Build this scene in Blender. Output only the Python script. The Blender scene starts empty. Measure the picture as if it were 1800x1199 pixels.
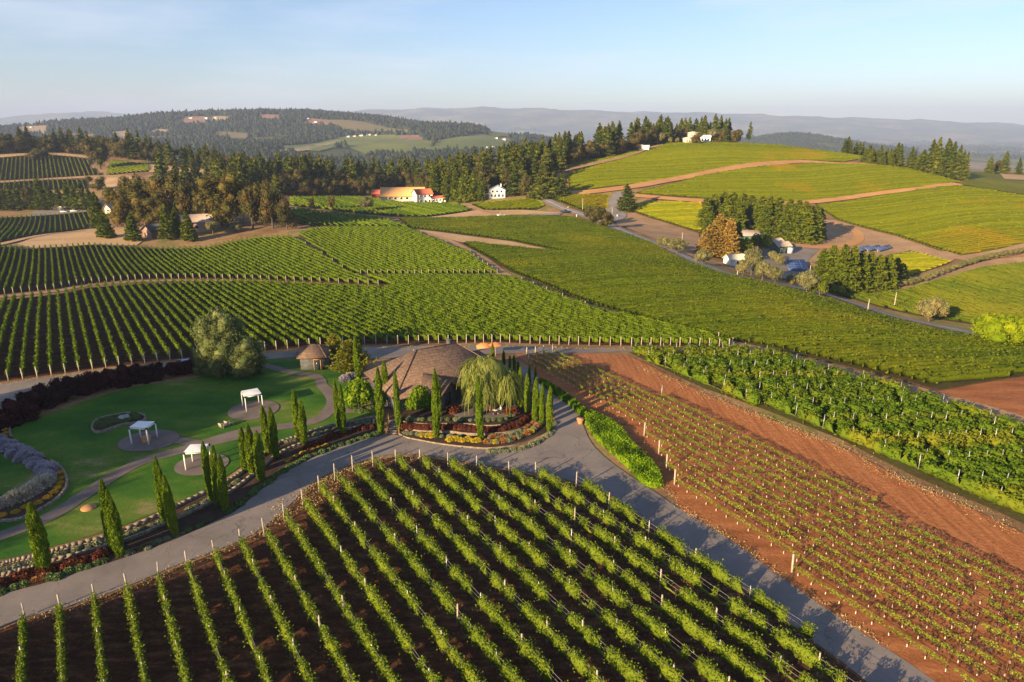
import bpy, math, random
import numpy as np
from mathutils import Vector, geometry
R = math.radians
# ---------------------------------------------------------------- camera, world, sun, exposure
SC = bpy.context.scene
COL = SC.collection
HOR = 225.0; FPX = 1200.0; CAMH = 40.0
PITCH = math.atan((599.5 - HOR) / FPX)
cam_data = bpy.data.cameras.new('camera'); cam = bpy.data.objects.new('camera', cam_data); COL.objects.link(cam)
cam.location = (0, 0, CAMH); cam.rotation_euler = (math.pi/2 - PITCH, 0, 0)
cam_data.sensor_width = 36.0; cam_data.lens = 24.0; cam_data.clip_start = 0.5; cam_data.clip_end = 60000
SC.camera = cam
SUN_AZ = R(-135.0); SUN_EL = R(16.0)
SDIR = Vector((math.sin(SUN_AZ)*math.cos(SUN_EL), math.cos(SUN_AZ)*math.cos(SUN_EL), math.sin(SUN_EL)))
W = bpy.data.worlds.new('World'); SC.world = W; W.use_nodes = True
nt = W.node_tree; nt.nodes.clear()
sky = nt.nodes.new('ShaderNodeTexSky'); sky.sky_type = 'NISHITA'; sky.sun_disc = False
sky.sun_elevation = SUN_EL; sky.sun_rotation = SUN_AZ % (2*math.pi)
sky.altitude = 300; sky.air_density = 1.0; sky.dust_density = 0.5; sky.ozone_density = 2.5
bg = nt.nodes.new('ShaderNodeBackground'); bg.inputs[1].default_value = 0.066
wo = nt.nodes.new('ShaderNodeOutputWorld')
wtc = nt.nodes.new('ShaderNodeTexCoord'); wmp = nt.nodes.new('ShaderNodeMapping'); wmp.inputs['Scale'].default_value = (1.6, 1.6, 11); wns = nt.nodes.new('ShaderNodeTexNoise'); wns.inputs['Scale'].default_value = 1.7; wns.inputs['Detail'].default_value = 6; wns.inputs['Roughness'].default_value = .55
wrp = nt.nodes.new('ShaderNodeValToRGB'); wrp.color_ramp.elements[0].position = .47; wrp.color_ramp.elements[0].color = (0, 0, 0, 1); wrp.color_ramp.elements[1].position = .80; wrp.color_ramp.elements[1].color = (.55, .55, .55, 1)
wti = nt.nodes.new('ShaderNodeMix'); wti.data_type = 'RGBA'; wti.blend_type = 'MULTIPLY'; wti.inputs[0].default_value = 1; wti.inputs[7].default_value = (.97, .975, 1.08, 1)
wmx = nt.nodes.new('ShaderNodeMix'); wmx.data_type = 'RGBA'; wmx.inputs[7].default_value = (6.2, 6.3, 6.9, 1)      # thin high cloud
nt.links.new(wtc.outputs['Generated'], wmp.inputs[0]); nt.links.new(wmp.outputs[0], wns.inputs[0]); nt.links.new(wns.outputs['Fac'], wrp.inputs[0]); nt.links.new(wrp.outputs[0], wmx.inputs[0])
nt.links.new(sky.outputs[0], wti.inputs[6]); nt.links.new(wti.outputs[2], wmx.inputs[6]); nt.links.new(wmx.outputs[2], bg.inputs[0]); nt.links.new(bg.outputs[0], wo.inputs[0])
sun = bpy.data.lights.new('sun', 'SUN'); sun.energy = 5.0; sun.angle = R(0.5); sun.color = (1.0, 0.73, 0.40)
so = bpy.data.objects.new('sun', sun); COL.objects.link(so); so.rotation_euler = SDIR.to_track_quat('Z', 'Y').to_euler()
so.location = (-200, -200, 120)
SC.view_settings.view_transform = 'Standard'; SC.view_settings.look = 'None'
SC.view_settings.gamma = 1.0; SC.view_settings.use_curve_mapping = False
SC.view_settings.exposure = 1.40
SC.cycles.max_bounces = 5; SC.cycles.diffuse_bounces = 2; SC.cycles.glossy_bounces = 2; SC.cycles.transmission_bounces = 3
SC.cycles.volume_bounces = 0; SC.cycles.transparent_max_bounces = 6; SC.cycles.use_denoising = True
random.seed(7); RNG = np.random.default_rng(7)

# ---------------------------------------------------------------- terrain
CP, SP = math.cos(PITCH), math.sin(PITCH)
def slope(v):
    dy = np.asarray(v, float) - 599.5
    return (FPX*SP + dy*CP) / (FPX*CP - dy*SP)
def xat(u, v, Y):
    dy = v - 599.5
    return (u - 900.0) / (FPX*CP - dy*SP) * Y
CTRL = []                                   # (x, y, z)
def c1(u, v, Y): CTRL.append((xat(u, v, Y), Y, CAMH - Y*float(slope(v))))
def c0(x, y, z): CTRL.append((x, y, z))
for u, v in ((0,690),(200,660),(450,640),(600,650),(900,640),(1100,640),(0,800),(450,800),(900,800),(1300,800),(0,1000),(500,1000),(1000,1000),(1500,1000),(1790,800),(1300,640)):
    c1(u, v, CAMH/float(slope(v)))
for x, y, z in ((0,20,0),(-60,20,0),(60,20,0),(-200,40,-2),(-160,100,-2),(120,40,0),(200,60,-4),(-5,5,0),(150,100,-4),(-60,60,0),(0,60,0),(60,60,0),(0,2,0),(-20,2,0),(20,2,0)): c0(x, y, z)
for t in ((0,524,186),(120,560,152),(300,560,154),(450,494,216),(250,487,222),(150,430,300),(350,430,305),(62,411,352),(150,403,375),(0,383,450),(100,370,480),
    (0,430,300),(-300,400,380),(-300,300,640),
    (622,485,222),(545,402,330),(707,401,330),(875,482,218),(700,560,158),(900,560,158),(1000,590,140),(750,520,186),
    (900,480,222),(987,516,185),(1125,560,155),(1275,600,132),(1650,687,102),(1800,665,110),(1012,384,370),(1062,401,330),(1200,460,250),(1345,502,212),(1450,530,192),
    (1560,565,174),(1640,586,163),(1720,596,156),(1800,606,150),(1900,610,150),(1100,480,212),(1000,430,280),(1300,550,160),(1500,620,126),(1500,580,146),(1650,620,130),
    (1600,572,196),(1700,590,186),(1575,515,250),(1725,472,290),(1800,463,300),(1705,572,205),(1800,560,215),(1477,520,240),(1900,520,250),
    (1400,480,270),(1380,440,310),(1500,440,320),(1440,425,330),(1240,430,305),(1300,470,260),(1672,462,300),(1687,450,310),(1797,430,320),(1575,415,350),(1470,387,380),
    (1432,362,410),(1525,347,430),(1682,326,450),(1797,345,420),(1700,380,370),(1900,400,360),(1900,345,430),
    (1237,350,410),(1115,345,410),(1300,297,500),(1425,287,540),(1535,292,500),(1115,368,390),(1230,410,340),(1000,338,440),(1112,325,450),(1200,310,480),
    (985,300,500),(1120,268,570),(1172,252,600),(1230,250,612),(1316,251,622),(1387,258,600),(1532,279,560),(1687,312,490),(1800,318,520),(1620,300,520),
    (880,352,440),(700,385,385),(720,357,465),(600,345,520),(850,383,380),(950,365,400),(450,345,480),(400,395,340),(300,400,335),(200,415,318),(525,396,340),
    (0,318,600),(0,279,700),(155,280,700),(260,292,650),(330,300,640),(0,266,750),(280,275,760)): c1(*t)
for u, Y, z in ((450,650,0),(600,650,-8),(700,650,-14),(800,640,-8),(875,600,2),(1000,600,16),(1137,640,25),(1250,640,27),(1250,800,8),(1000,800,0),(1600,700,0),(1800,700,-2),
    (450,900,-25),(650,900,-40),(850,900,-35),(1000,1300,-60),(1250,1300,-60),(1600,1100,-40),(1800,1100,-50),(100,950,-6),(250,1000,-20),(1250,2500,-120),(1600,2200,-130),(1900,2200,-130),(-400,1000,0),(-400,3000,40),(2300,600,-20),(2300,2500,-130)):
    c0((u-900)/1245*Y, Y, z)
for t in ((100,270,1500),(300,292,1450),(450,285,1600),(-300,260,1600),(600,292,1650),(750,290,1700),(880,285,1750),(640,250,2300),(560,262,2000),(740,245,2300),(850,240,2400),(800,262,2000),
    (-100,222,3200),(30,222,3200),(100,212,3200),(200,208,3200),(300,203,3200),(400,199,3200),(540,198,3100),(600,208,3000),(650,217,2900),(700,229,2800),(760,222,2700),(830,226,2700),(900,238,2700),
    (100,240,2600),(300,235,2600),(480,235,2600),
    (1370,242,4000),(1400,238,4100),(1480,250,4000),(1550,262,4000)): c1(*t)
for u in range(-600, 2700, 150):
    c0((u-900)/1250*4800, 4800, -150); c0((u-900)/1250*7000, 7000, -150)
RID = [(-700,205),(0,207),(60,204),(90,197),(150,194),(220,200),(330,205),(560,197),(640,193),(700,191),(860,188),(1000,192),(1200,197),(1300,199),(1400,204),(1550,208),(1700,213),(1800,215),(2500,215)]
for u, v in RID: c1(u, v+1, 14000)
for u in range(-600, 2700, 200): c0((u-900)/1250*10000, 10000, -130 if u > 1100 else -90)
for u in range(-600, 2700, 300): c0((u-900)/1260*17000, 17000, 150)
CTRL = np.array(CTRL)
CR = np.hypot(CTRL[:, 0], CTRL[:, 1]); CA = np.arctan2(CTRL[:, 0], CTRL[:, 1]); CL = np.log(CR)
CQ = CTRL[:, 2] / CR
def _k(d2): return np.sqrt(d2 + 0.012)
_d2 = (CA[:, None]-CA[None])**2*1.6 + (CL[:, None]-CL[None])**2
_A = np.zeros((len(CR)+1,)*2); _A[:-1, :-1] = _k(_d2) - np.eye(len(CR))*0.004; _A[:-1, -1] = 1; _A[-1, :-1] = 1
_Wt = np.linalg.solve(_A, np.append(CQ, 0))
def hgt(x, y):
    x = np.asarray(x, float); y = np.asarray(y, float); sh = x.shape
    x = x.ravel(); y = y.ravel(); out = np.empty(len(x))
    for i in range(0, len(x), 20000):
        xx = x[i:i+20000]; yy = y[i:i+20000]
        r = np.hypot(xx, yy)+1e-6; a = np.arctan2(xx, yy); l = np.log(np.maximum(r, 3.0))
        q = _k((a[:, None]-CA[None])**2*1.6 + (l[:, None]-CL[None])**2) @ _Wt[:-1] + _Wt[-1]
        z = q*r
        m = r > 900
        if m.any():
            f = np.clip((r-900)/2500, 0, 1)
            z = z + f*(7*np.sin(xx/170+np.sin(yy/240)*2)*np.sin(yy/210+1.3) + 3*np.sin(xx/61+1)*np.sin(yy/77))*np.where(r > 9000, 3, np.where(r > 4700, .4, 1))
        out[i:i+20000] = z
    return out.reshape(sh)
def H1(x, y): return float(hgt(np.array([x]), np.array([y]))[0])
_T = np.exp(np.linspace(math.log(15), math.log(16000), 1500))
def G(pts, z=0.0):
    """ground points seen at photo pixels (1800 x 1199), z metres above the ground"""
    pts = np.atleast_2d(np.asarray(pts, float)); res = []
    for u, v in pts:
        s = float(slope(v)); k = (u-900.0)/(FPX*CP-(v-599.5)*SP)
        hh = hgt(_T*k, _T) + z
        b = np.nonzero(CAMH - _T*s <= hh)[0]
        if len(b) == 0: i = len(_T)-1; Y = _T[i]
        else:
            i = b[0]
            if i == 0: Y = _T[0]
            else:
                d0 = CAMH-_T[i-1]*s-hh[i-1]; d1 = CAMH-_T[i]*s-hh[i]
                Y = _T[i-1]+(_T[i]-_T[i-1])*d0/(d0-d1)
        res.append((Y*k, Y))
    return np.array(res)
def GP(u, v):
    p = G([(u, v)])[0]; return Vector((p[0], p[1], H1(p[0], p[1])))

# ---------------------------------------------------------------- materials
def _mat(name):
    m = bpy.data.materials.new(name); m.use_nodes = True; n = m.node_tree; n.nodes.clear()
    return m, n
def _noise(n, scale, detail=4, coord='Object', rough=.6, stretch=None):
    tc = n.nodes.new('ShaderNodeTexCoord'); t = n.nodes.new('ShaderNodeTexNoise')
    t.inputs['Scale'].default_value = scale; t.inputs['Detail'].default_value = detail; t.inputs['Roughness'].default_value = rough
    if stretch:
        mp = n.nodes.new('ShaderNodeMapping'); mp.inputs['Scale'].default_value = stretch[0]; mp.inputs['Rotation'].default_value = (0, 0, stretch[1])
        n.links.new(tc.outputs[coord], mp.inputs[0]); n.links.new(mp.outputs[0], t.inputs[0])
    else: n.links.new(tc.outputs[coord], t.inputs[0])
    return t.outputs['Fac']
def _ramp(n, fac, stops):
    r = n.nodes.new('ShaderNodeValToRGB'); e = r.color_ramp.elements
    while len(e) < len(stops): e.new(.5)
    for i, (p, c) in enumerate(stops): e[i].position = p; e[i].color = (*c, 1)
    n.links.new(fac, r.inputs[0]); return r.outputs[0]
def _mix(n, fac, a, b, mode='MIX'):
    m = n.nodes.new('ShaderNodeMix'); m.data_type = 'RGBA'; m.blend_type = mode
    for s, v in ((0, fac), (6, a), (7, b)):
        if isinstance(v, (int, float)): m.inputs[s].default_value = v
        elif isinstance(v, tuple): m.inputs[s].default_value = (*v, 1)
        else: n.links.new(v, m.inputs[s])
    return m.outputs[2]
def _out(n, col, rough=.9, bump=None, bstr=.3, bdist=.1, metal=0, spec=.3):
    p = n.nodes.new('ShaderNodeBsdfPrincipled'); o = n.nodes.new('ShaderNodeOutputMaterial')
    if isinstance(col, tuple): p.inputs['Base Color'].default_value = (*col, 1)
    else: n.links.new(col, p.inputs['Base Color'])
    p.inputs['Roughness'].default_value = rough; p.inputs['Metallic'].default_value = metal; p.inputs['Specular IOR Level'].default_value = spec
    if bump is not None:
        b = n.nodes.new('ShaderNodeBump'); b.inputs['Strength'].default_value = bstr; b.inputs['Distance'].default_value = bdist
        n.links.new(bump, b.inputs['Height']); n.links.new(b.outputs[0], p.inputs['Normal'])
    n.links.new(p.outputs[0], o.inputs[0]); return p
def plain(name, c, var=.25, scale=3., rough=.8, bump=.2, bdist=.03, metal=0):
    m, n = _mat(name); f = _noise(n, scale, 5)
    a = tuple(x*(1-var) for x in c); b = tuple(min(1, x*(1+var)) for x in c)
    _out(n, _ramp(n, f, [(.3, a), (.7, b)]), rough, f, bump, bdist, metal); return m
def ground(name, stops, s1=.05, s2=1.5, fine=.35, rough=.95, bstr=.5, bdist=.08, stretch=None, stops2=None):
    m, n = _mat(name); f = _noise(n, s1, 6, stretch=stretch, rough=.62); g = _noise(n, s2, 6, rough=.75)
    c = _ramp(n, f, stops)
    g2 = _ramp(n, g, [(.3, (1-fine,)*3), (.7, (1+fine,)*3)])
    c = _mix(n, 1.0, c, g2, 'MULTIPLY')
    if stops2: c = _mix(n, _ramp(n, _noise(n, stops2[0], 5), [(stops2[1], (0,)*3), (stops2[2], (1,)*3)]), c, stops2[3])
    _out(n, c, rough, g, bstr, bdist, spec=.15); return m
def leafy(name, a, b, c=None, scale=.25, cpos=(.6, .75), trans=.25, isl=True, objvar=.25, rough=.65):
    if name.startswith(('vine', 'cypress', 'lime', 'hedge', 'conifer')): a, b, c = (None if q is None else (q[0], q[1], q[2]*.55) for q in (a, b, c))
    m, n = _mat(name)
    geo = n.nodes.new('ShaderNodeNewGeometry')
    col = _ramp(n, geo.outputs['Random Per Island'], [(0, a), (1, b)]) if isl else _ramp(n, _noise(n, 1.3, 6, rough=.8), [(.3, a), (.7, b)])
    if c: col = _mix(n, _ramp(n, _noise(n, scale, 3), [(cpos[0], (0,)*3), (cpos[1], (1,)*3)]), col, c)
    if objvar:
        oi = n.nodes.new('ShaderNodeObjectInfo')
        col = _mix(n, 1.0, col, _ramp(n, oi.outputs['Random'], [(0, (1-objvar, 1-objvar*.8, 1-objvar)), (1, (1+objvar, 1+objvar*.6, 1+objvar*.3))]), 'MULTIPLY')
    p = n.nodes.new('ShaderNodeBsdfPrincipled'); p.inputs['Roughness'].default_value = rough; p.inputs['Specular IOR Level'].default_value = .06
    t = n.nodes.new('ShaderNodeBsdfTranslucent'); x = n.nodes.new('ShaderNodeMixShader'); x.inputs[0].default_value = trans
    o = n.nodes.new('ShaderNodeOutputMaterial')
    n.links.new(col, p.inputs['Base Color']); n.links.new(col, t.inputs[0])
    n.links.new(p.outputs[0], x.inputs[1]); n.links.new(t.outputs[0], x.inputs[2]); n.links.new(x.outputs[0], o.inputs[0])
    return m
M = {}
M['vine'] = leafy('vine_leaves', (.075, .13, .016), (.20, .26, .04), (.26, .24, .03), .12, (.62, .8), objvar=.12)
M['vine_mid'] = leafy('vine_leaves_mid', (.050, .10, .008), (.145, .205, .018), (.22, .20, .02), .06, (.6, .8), objvar=.10)
M['vine_far'] = leafy('vine_leaves_far', (.062, .098, .010), (.13, .17, .014), (.18, .185, .018), .02, (.5, .75), objvar=0)
M['vine_hill'] = leafy('vine_leaves_hill', (.13, .165, .002), (.23, .25, .004), (.32, .22, .01), .014, (.58, .72), objvar=0)
M['vine_yellow'] = leafy('vine_leaves_yellow', (.22, .26, .008), (.38, .36, .015), (.5, .28, .02), .02, (.5, .7), objvar=0)
M['vine_lush'] = leafy('vine_leaves_lush', (.035, .09, .010), (.13, .205, .025), (.19, .21, .03), .15, (.5, .7), objvar=.15)
M['vine_young'] = leafy('vine_leaves_young', (.11, .18, .03), (.26, .31, .06), objvar=.2)
M['cypress'] = leafy('cypress_leaves', (.085, .16, .012), (.20, .28, .03), (.12, .18, .02), .5, (.4, .6), trans=.15, objvar=.12)
M['conifer'] = leafy('conifer_needles', (.045, .075, .014), (.11, .13, .03), (.19, .125, .035), .12, (.5, .8), trans=.1, objvar=.3)
M['conifer_green'] = leafy('conifer_needles_green', (.06, .10, .008), (.14, .165, .018), (.20, .15, .02), .2, (.55, .8), trans=.1, objvar=.15)
M['oak'] = leafy('oak_leaves', (.05, .058, .016), (.13, .115, .036), (.21, .11, .035), .12, (.5, .7), trans=.2, objvar=.3)
M['oak_gold'] = leafy('oak_leaves_gold', (.065, .065, .014), (.17, .125, .026), (.10, .115, .02), .2, (.5, .7), trans=.2, objvar=.15)
M['bush_grey'] = leafy('grey_green_leaves', (.12, .13, .05), (.26, .25, .11), (.28, .20, .08), .2, (.5, .7), trans=.2, objvar=.2)
M['willow'] = leafy('willow_leaves', (.13, .17, .03), (.30, .32, .08), trans=.3, objvar=0)
M['olive'] = leafy('olive_grey_leaves', (.065, .10, .03), (.19, .22, .08), trans=.25, objvar=.1)
M['lime'] = leafy('lime_green_leaves', (.06, .14, .010), (.22, .32, .03), trans=.3, objvar=.1)
M['cedar'] = leafy('golden_cedar_leaves', (.12, .13, .015), (.26, .25, .03), trans=.15, objvar=.15)
M['hedge'] = leafy('hedge_leaves', (.09, .20, .010), (.26, .38, .02), (.06, .12, .01), .4, (.45, .6), trans=.2, objvar=0)
M['purple'] = leafy('purple_leaves', (.028, .008, .010), (.075, .02, .02), trans=.15, objvar=.3)
M['redshrub'] = leafy('dark_red_leaves', (.07, .022, .014), (.15, .05, .03), trans=.1, objvar=.3)
M['greymound'] = leafy('grey_green_mound_leaves', (.13, .16, .09), (.28, .31, .20), trans=.1, objvar=.2)
M['greenmound'] = leafy('green_mound_leaves', (.07, .12, .04), (.16, .23, .08), trans=.1, objvar=.2)
M['lavender'] = leafy('lavender_leaves', (.28, .26, .34), (.50, .46, .52), trans=.1, objvar=.2)
M['palegrass'] = leafy('pale_plume_grass', (.42, .36, .28), (.70, .62, .48), trans=.2, objvar=.1)
M['goldmound'] = leafy('gold_mound_leaves', (.40, .25, .02), (.65, .42, .04), trans=.1, objvar=.25)
M['yellowbed'] = leafy('yellow_bed_leaves', (.42, .33, .02), (.70, .55, .05), trans=.2, objvar=0)
M['orangegrass'] = leafy('orange_bed_grass', (.20, .11, .045), (.50, .24, .10), trans=.1, objvar=0)
M['farwood'] = leafy('far_wood', (.016, .030, .014), (.045, .052, .022), trans=.05, objvar=0)
M['bark'] = plain('bark', (.10, .075, .055), .3, 4)
M['wood'] = plain('weathered_post_wood', (.42, .36, .28), .25, 6)
M['woodbrown'] = plain('brown_wood', (.42, .22, .09), .25, 6)
M['steel'] = plain('galvanised_steel', (.50, .50, .48), .15, 6, .45, .1, .01, .6)
M['rust'] = plain('rusty_steel', (.16, .07, .04), .2, 6)
M['tube'] = plain('pale_grow_tube', (.60, .50, .38), .1, 8)
M['white'] = plain('white_paint', (.80, .79, .76), .06, 2, .5, .05)
M['fabric'] = plain('white_canopy_fabric', (.82, .82, .80), .05, 1.2, .8, .25, .05)
M['creamwall'] = plain('cream_wall', (.62, .56, .44), .1, 1.5)
M['darkmetal'] = plain('dark_metal', (.03, .03, .035), .2, 6, .4)
M['glass'] = plain('window_glass', (.03, .04, .05), .2, .5, .12, 0)
M['terracotta'] = plain('terracotta', (.55, .22, .10), .2, 4)
M['orange'] = plain('orange_canvas', (.75, .27, .09), .15, 3)
M['peachroof'] = plain('peach_metal_roof', (.80, .43, .16), .08, .6)
M['redroof'] = plain('red_metal_roof', (.62, .14, .08), .1, .6)
M['barnred'] = plain('barn_red_wall', (.30, .06, .04), .2, 1)
M['pinkwall'] = plain('pink_brown_wall', (.36, .22, .17), .12, 1.5)
M['greywall'] = plain('dark_stone_wall', (.085, .09, .095), .3, 2.5, .9, .6)
M['bluewhite'] = plain('blue_white_siding', (.60, .64, .68), .06, 1)
M['greenwall'] = plain('green_siding', (.05, .12, .08), .15, 1)
M['tanroof'] = plain('tan_shingle_roof', (.38, .30, .25), .2, 2)
M['stone'] = plain('garden_stone', (.25, .20, .15), .45, 2.2, .9, .8, .08)
M['mulch'] = ground('dark_mulch', [(.3, (.035, .022, .016)), (.7, (.075, .048, .034))], .4, 6)
M['skin'] = plain('skin', (.55, .34, .25), .05, 4)
M['red'] = plain('red_cloth', (.50, .03, .04), .1, 4)
M['paleblue'] = plain('pale_blue_cloth', (.50, .58, .66), .1, 4)
M['denim'] = plain('dark_denim', (.05, .06, .10), .1, 4)
M['hair'] = plain('dark_hair', (.04, .025, .018), .2, 9)
M['carwhite'] = plain('white_car_paint', (.75, .75, .74), .03, 1, .25, 0)
M['carblue'] = plain('dark_blue_car_paint', (.02, .045, .09), .1, 1, .25, 0)
M['cartblue'] = plain('pale_blue_roof_plastic', (.22, .34, .46), .1, 1, .4, 0)
M['tyre'] = plain('tyre_rubber', (.02, .02, .02), .1, 4)
M['panel'] = plain('solar_panel_glass', (.05, .09, .22), .15, .8, .2, 0)
M['bluetarp'] = plain('blue_tarp', (.14, .25, .50), .15, 1)
M['boulder'] = plain('grey_boulder', (.30, .30, .30), .25, 1.5, .9, .7, .1)
# ground
M['dirt'] = ground('dry_ground', [(.30, (.13, .07, .035)), (.46, (.22, .13, .065)), (.56, (.31, .20, .10)), (.66, (.17, .16, .04))], .035, 1.1, .35)
M['soil'] = ground('dark_vineyard_soil', [(.3, (.038, .016, .008)), (.52, (.085, .036, .018)), (.66, (.16, .08, .038)), (.82, (.24, .14, .065))], .5, 3.5, .5, stretch=((1, 3, 1), R(-33)))
M['soilgreen'] = ground('vineyard_floor', [(.3, (.055, .045, .018)), (.6, (.09, .085, .025)), (.8, (.15, .12, .04))], .1, 2, .4)
M['hillgreen'] = ground('hill_vineyard_floor', [(.3, (.09, .10, .004)), (.7, (.16, .165, .006))], .02, .5, .35, stops2=(.012, .60, .72, (.30, .20, .01)))
M['redsoil'] = ground('red_soil', [(.3, (.21, .075, .026)), (.55, (.36, .135, .048)), (.75, (.45, .19, .075))], .12, 2.8, .3, bstr=.8, bdist=.12, stretch=((1, 5, 1), R(-30)))
M['tilled'] = ground('tilled_red_soil', [(.3, (.24, .085, .030)), (.5, (.38, .145, .052)), (.75, (.46, .195, .08))], .5, 2.2, .3, bstr=1, bdist=.2, stretch=((3.2, .12, 1), R(-30)))
M['asphalt'] = ground('asphalt', [(.3, (.165, .145, .135)), (.7, (.25, .215, .195))], .22, 11, .26, .9, .3, .012, stops2=(.55, .62, .8, (.30, .235, .185)))
def _cracks(mat):
    n = M[mat].node_tree; p = next(x for x in n.nodes if x.type == 'BSDF_PRINCIPLED'); c2 = p.inputs['Base Color'].links[0].from_socket
    tc = n.nodes.new('ShaderNodeTexCoord'); ns = n.nodes.new('ShaderNodeTexNoise'); ns.inputs['Scale'].default_value = .8; ad = n.nodes.new('ShaderNodeVectorMath'); ad.operation = 'MULTIPLY_ADD'; ad.inputs[1].default_value = (2.2, 2.2, 0)
    v = n.nodes.new('ShaderNodeTexVoronoi'); v.feature = 'DISTANCE_TO_EDGE'; v.inputs['Scale'].default_value = .22
    n.links.new(tc.outputs['Object'], ns.inputs[0]); n.links.new(ns.outputs['Color'], ad.inputs[0]); n.links.new(tc.outputs['Object'], ad.inputs[2]); n.links.new(ad.outputs[0], v.inputs[0])
    n.links.new(_mix(n, 1., c2, _ramp(n, v.outputs['Distance'], [(0, (.62,)*3), (.012, (1,)*3)]), 'MULTIPLY'), p.inputs['Base Color'])
_cracks('asphalt')
M['goldtree'] = leafy('gold_tree_leaves', (.22, .15, .03), (.42, .27, .06), (.20, .18, .04), .2, (.5, .7), trans=.2, objvar=.1)
M['road'] = ground('road_asphalt', [(.3, (.19, .17, .165)), (.7, (.26, .235, .22))], .15, 3, .15, .9)
M['gravel'] = ground('gravel_path', [(.3, (.13, .105, .095)), (.7, (.20, .165, .145))], .3, 12, .3, .95, .3, .02)
M['track'] = ground('dirt_track', [(.3, (.27, .165, .09)), (.7, (.40, .265, .15))], .1, 2, .25)
M['orangetrack'] = ground('orange_dirt_track', [(.3, (.40, .20, .08)), (.7, (.55, .30, .13))], .05, 1, .2)
M['greytrack'] = ground('grey_gravel_track', [(.3, (.16, .14, .125)), (.6, (.25, .215, .185)), (.75, (.30, .25, .19))], .12, 3, .25)
M['limeb'] = leafy('lime_bush_leaves', (.14, .22, .008), (.30, .36, .015), trans=.3, objvar=0)
M['lawn'] = ground('lawn_grass', [(.36, (.020, .085, .008)), (.50, (.050, .13, .010)), (.60, (.10, .155, .02)), (.70, (.27, .21, .10))], .07, 5, .35, stretch=((1, 1.7, 1), R(20)))
M['drygrass'] = ground('dry_grass', [(.3, (.38, .24, .12)), (.7, (.52, .36, .20))], .06, 1.2, .25)
M['roughgrass'] = ground('rough_grass', [(.3, (.15, .15, .03)), (.55, (.24, .20, .06)), (.75, (.36, .24, .10))], .08, 1.5, .35)

# ---------------------------------------------------------------- mesh helpers
def tag(o, label=None, cat=None, group=None, kind=None):
    if label: o['label'] = label
    if cat: o['category'] = cat
    if group: o['group'] = group
    if kind: o['kind'] = kind
    return o
def mk(name, V, F, mats, midx=None, parent=None, loc=None, smooth=False):
    """V (n,3); F list of arrays (k,3) / (k,4)"""
    V = np.asarray(V, np.float32)
    if loc is not None: V = V - np.asarray(loc, np.float32)
    me = bpy.data.meshes.new(name); F = [np.asarray(f, np.int32) for f in F if len(f)]
    nl = sum(f.size for f in F); npoly = sum(len(f) for f in F)
    me.vertices.add(len(V)); me.vertices.foreach_set('co', V.ravel())
    me.loops.add(nl); me.loops.foreach_set('vertex_index', np.concatenate([f.ravel() for f in F]))
    tot = np.concatenate([np.full(len(f), f.shape[1], np.int32) for f in F])
    me.polygons.add(npoly); me.polygons.foreach_set('loop_start', np.concatenate([[0], np.cumsum(tot)[:-1]]).astype(np.int32))
    me.polygons.foreach_set('loop_total', tot)
    if midx is not None: me.polygons.foreach_set('material_index', np.asarray(midx, np.int32))
    if smooth: me.polygons.foreach_set('use_smooth', np.ones(npoly, bool))
    me.update(calc_edges=True)
    for m in (mats if isinstance(mats, (list, tuple)) else [mats]): me.materials.append(M[m])
    o = bpy.data.objects.new(name, me); COL.objects.link(o)
    if parent is not None: o.parent = parent
    if loc is not None: o.location = Vector(loc) - (parent.location if parent is not None else Vector((0, 0, 0)))
    return o
def empty(name, loc=(0, 0, 0), rz=0):
    o = bpy.data.objects.new(name, None); COL.objects.link(o); o.location = loc; o.rotation_euler = (0, 0, rz); o.empty_display_size = .5; return o
class MB:
    def __init__(s): s.V = []; s.F4 = []; s.F3 = []; s.n = 0
    def add(s, V, F4=(), F3=()):
        V = np.asarray(V, float); s.V.append(V)
        if len(F4): s.F4.append(np.asarray(F4)+s.n)
        if len(F3): s.F3.append(np.asarray(F3)+s.n)
        s.n += len(V); return s
    def box(s, c, d, rz=0, top=1.0):
        x, y, z = d[0]/2, d[1]/2, d[2]/2; t = top
        P = np.array([(-x,-y,-z),(x,-y,-z),(x,y,-z),(-x,y,-z),(-x*t,-y*t,z),(x*t,-y*t,z),(x*t,y*t,z),(-x*t,y*t,z)])
        if rz: cc, ss = math.cos(rz), math.sin(rz); P = P @ np.array([[cc, ss, 0], [-ss, cc, 0], [0, 0, 1]])
        return s.add(P+np.array(c), [(0,3,2,1),(4,5,6,7),(0,1,5,4),(1,2,6,5),(2,3,7,6),(3,0,4,7)])
    def tube(s, a, b, r0, r1=None, n=6):
        a = Vector(a); b = Vector(b); r1 = r0 if r1 is None else r1
        d = (b-a).normalized(); x = d.orthogonal().normalized(); y = d.cross(x)
        P = [p + (x*math.cos(t)+y*math.sin(t))*r for p, r in ((a, r0), (b, r1)) for t in [2*math.pi*i/n for i in range(n)]]
        s.add([tuple(p) for p in P], [(i, (i+1) % n, n+(i+1) % n, n+i) for i in range(n)])
        k = s.n-2*n; s.F3.append(np.array([(k+n, k+n+i, k+n+i+1) for i in range(1, n-1)])); return s
    def build(s, name, mat, parent=None, loc=None, smooth=False):
        F = []
        if s.F4: F.append(np.concatenate(s.F4))
        if s.F3: F.append(np.concatenate(s.F3))
        return mk(name, np.concatenate(s.V), F, mat, None, parent, loc, smooth)
def rdir(n, rng):
    v = rng.normal(size=(n, 3)); return v/np.linalg.norm(v, axis=1, keepdims=True)
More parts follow.
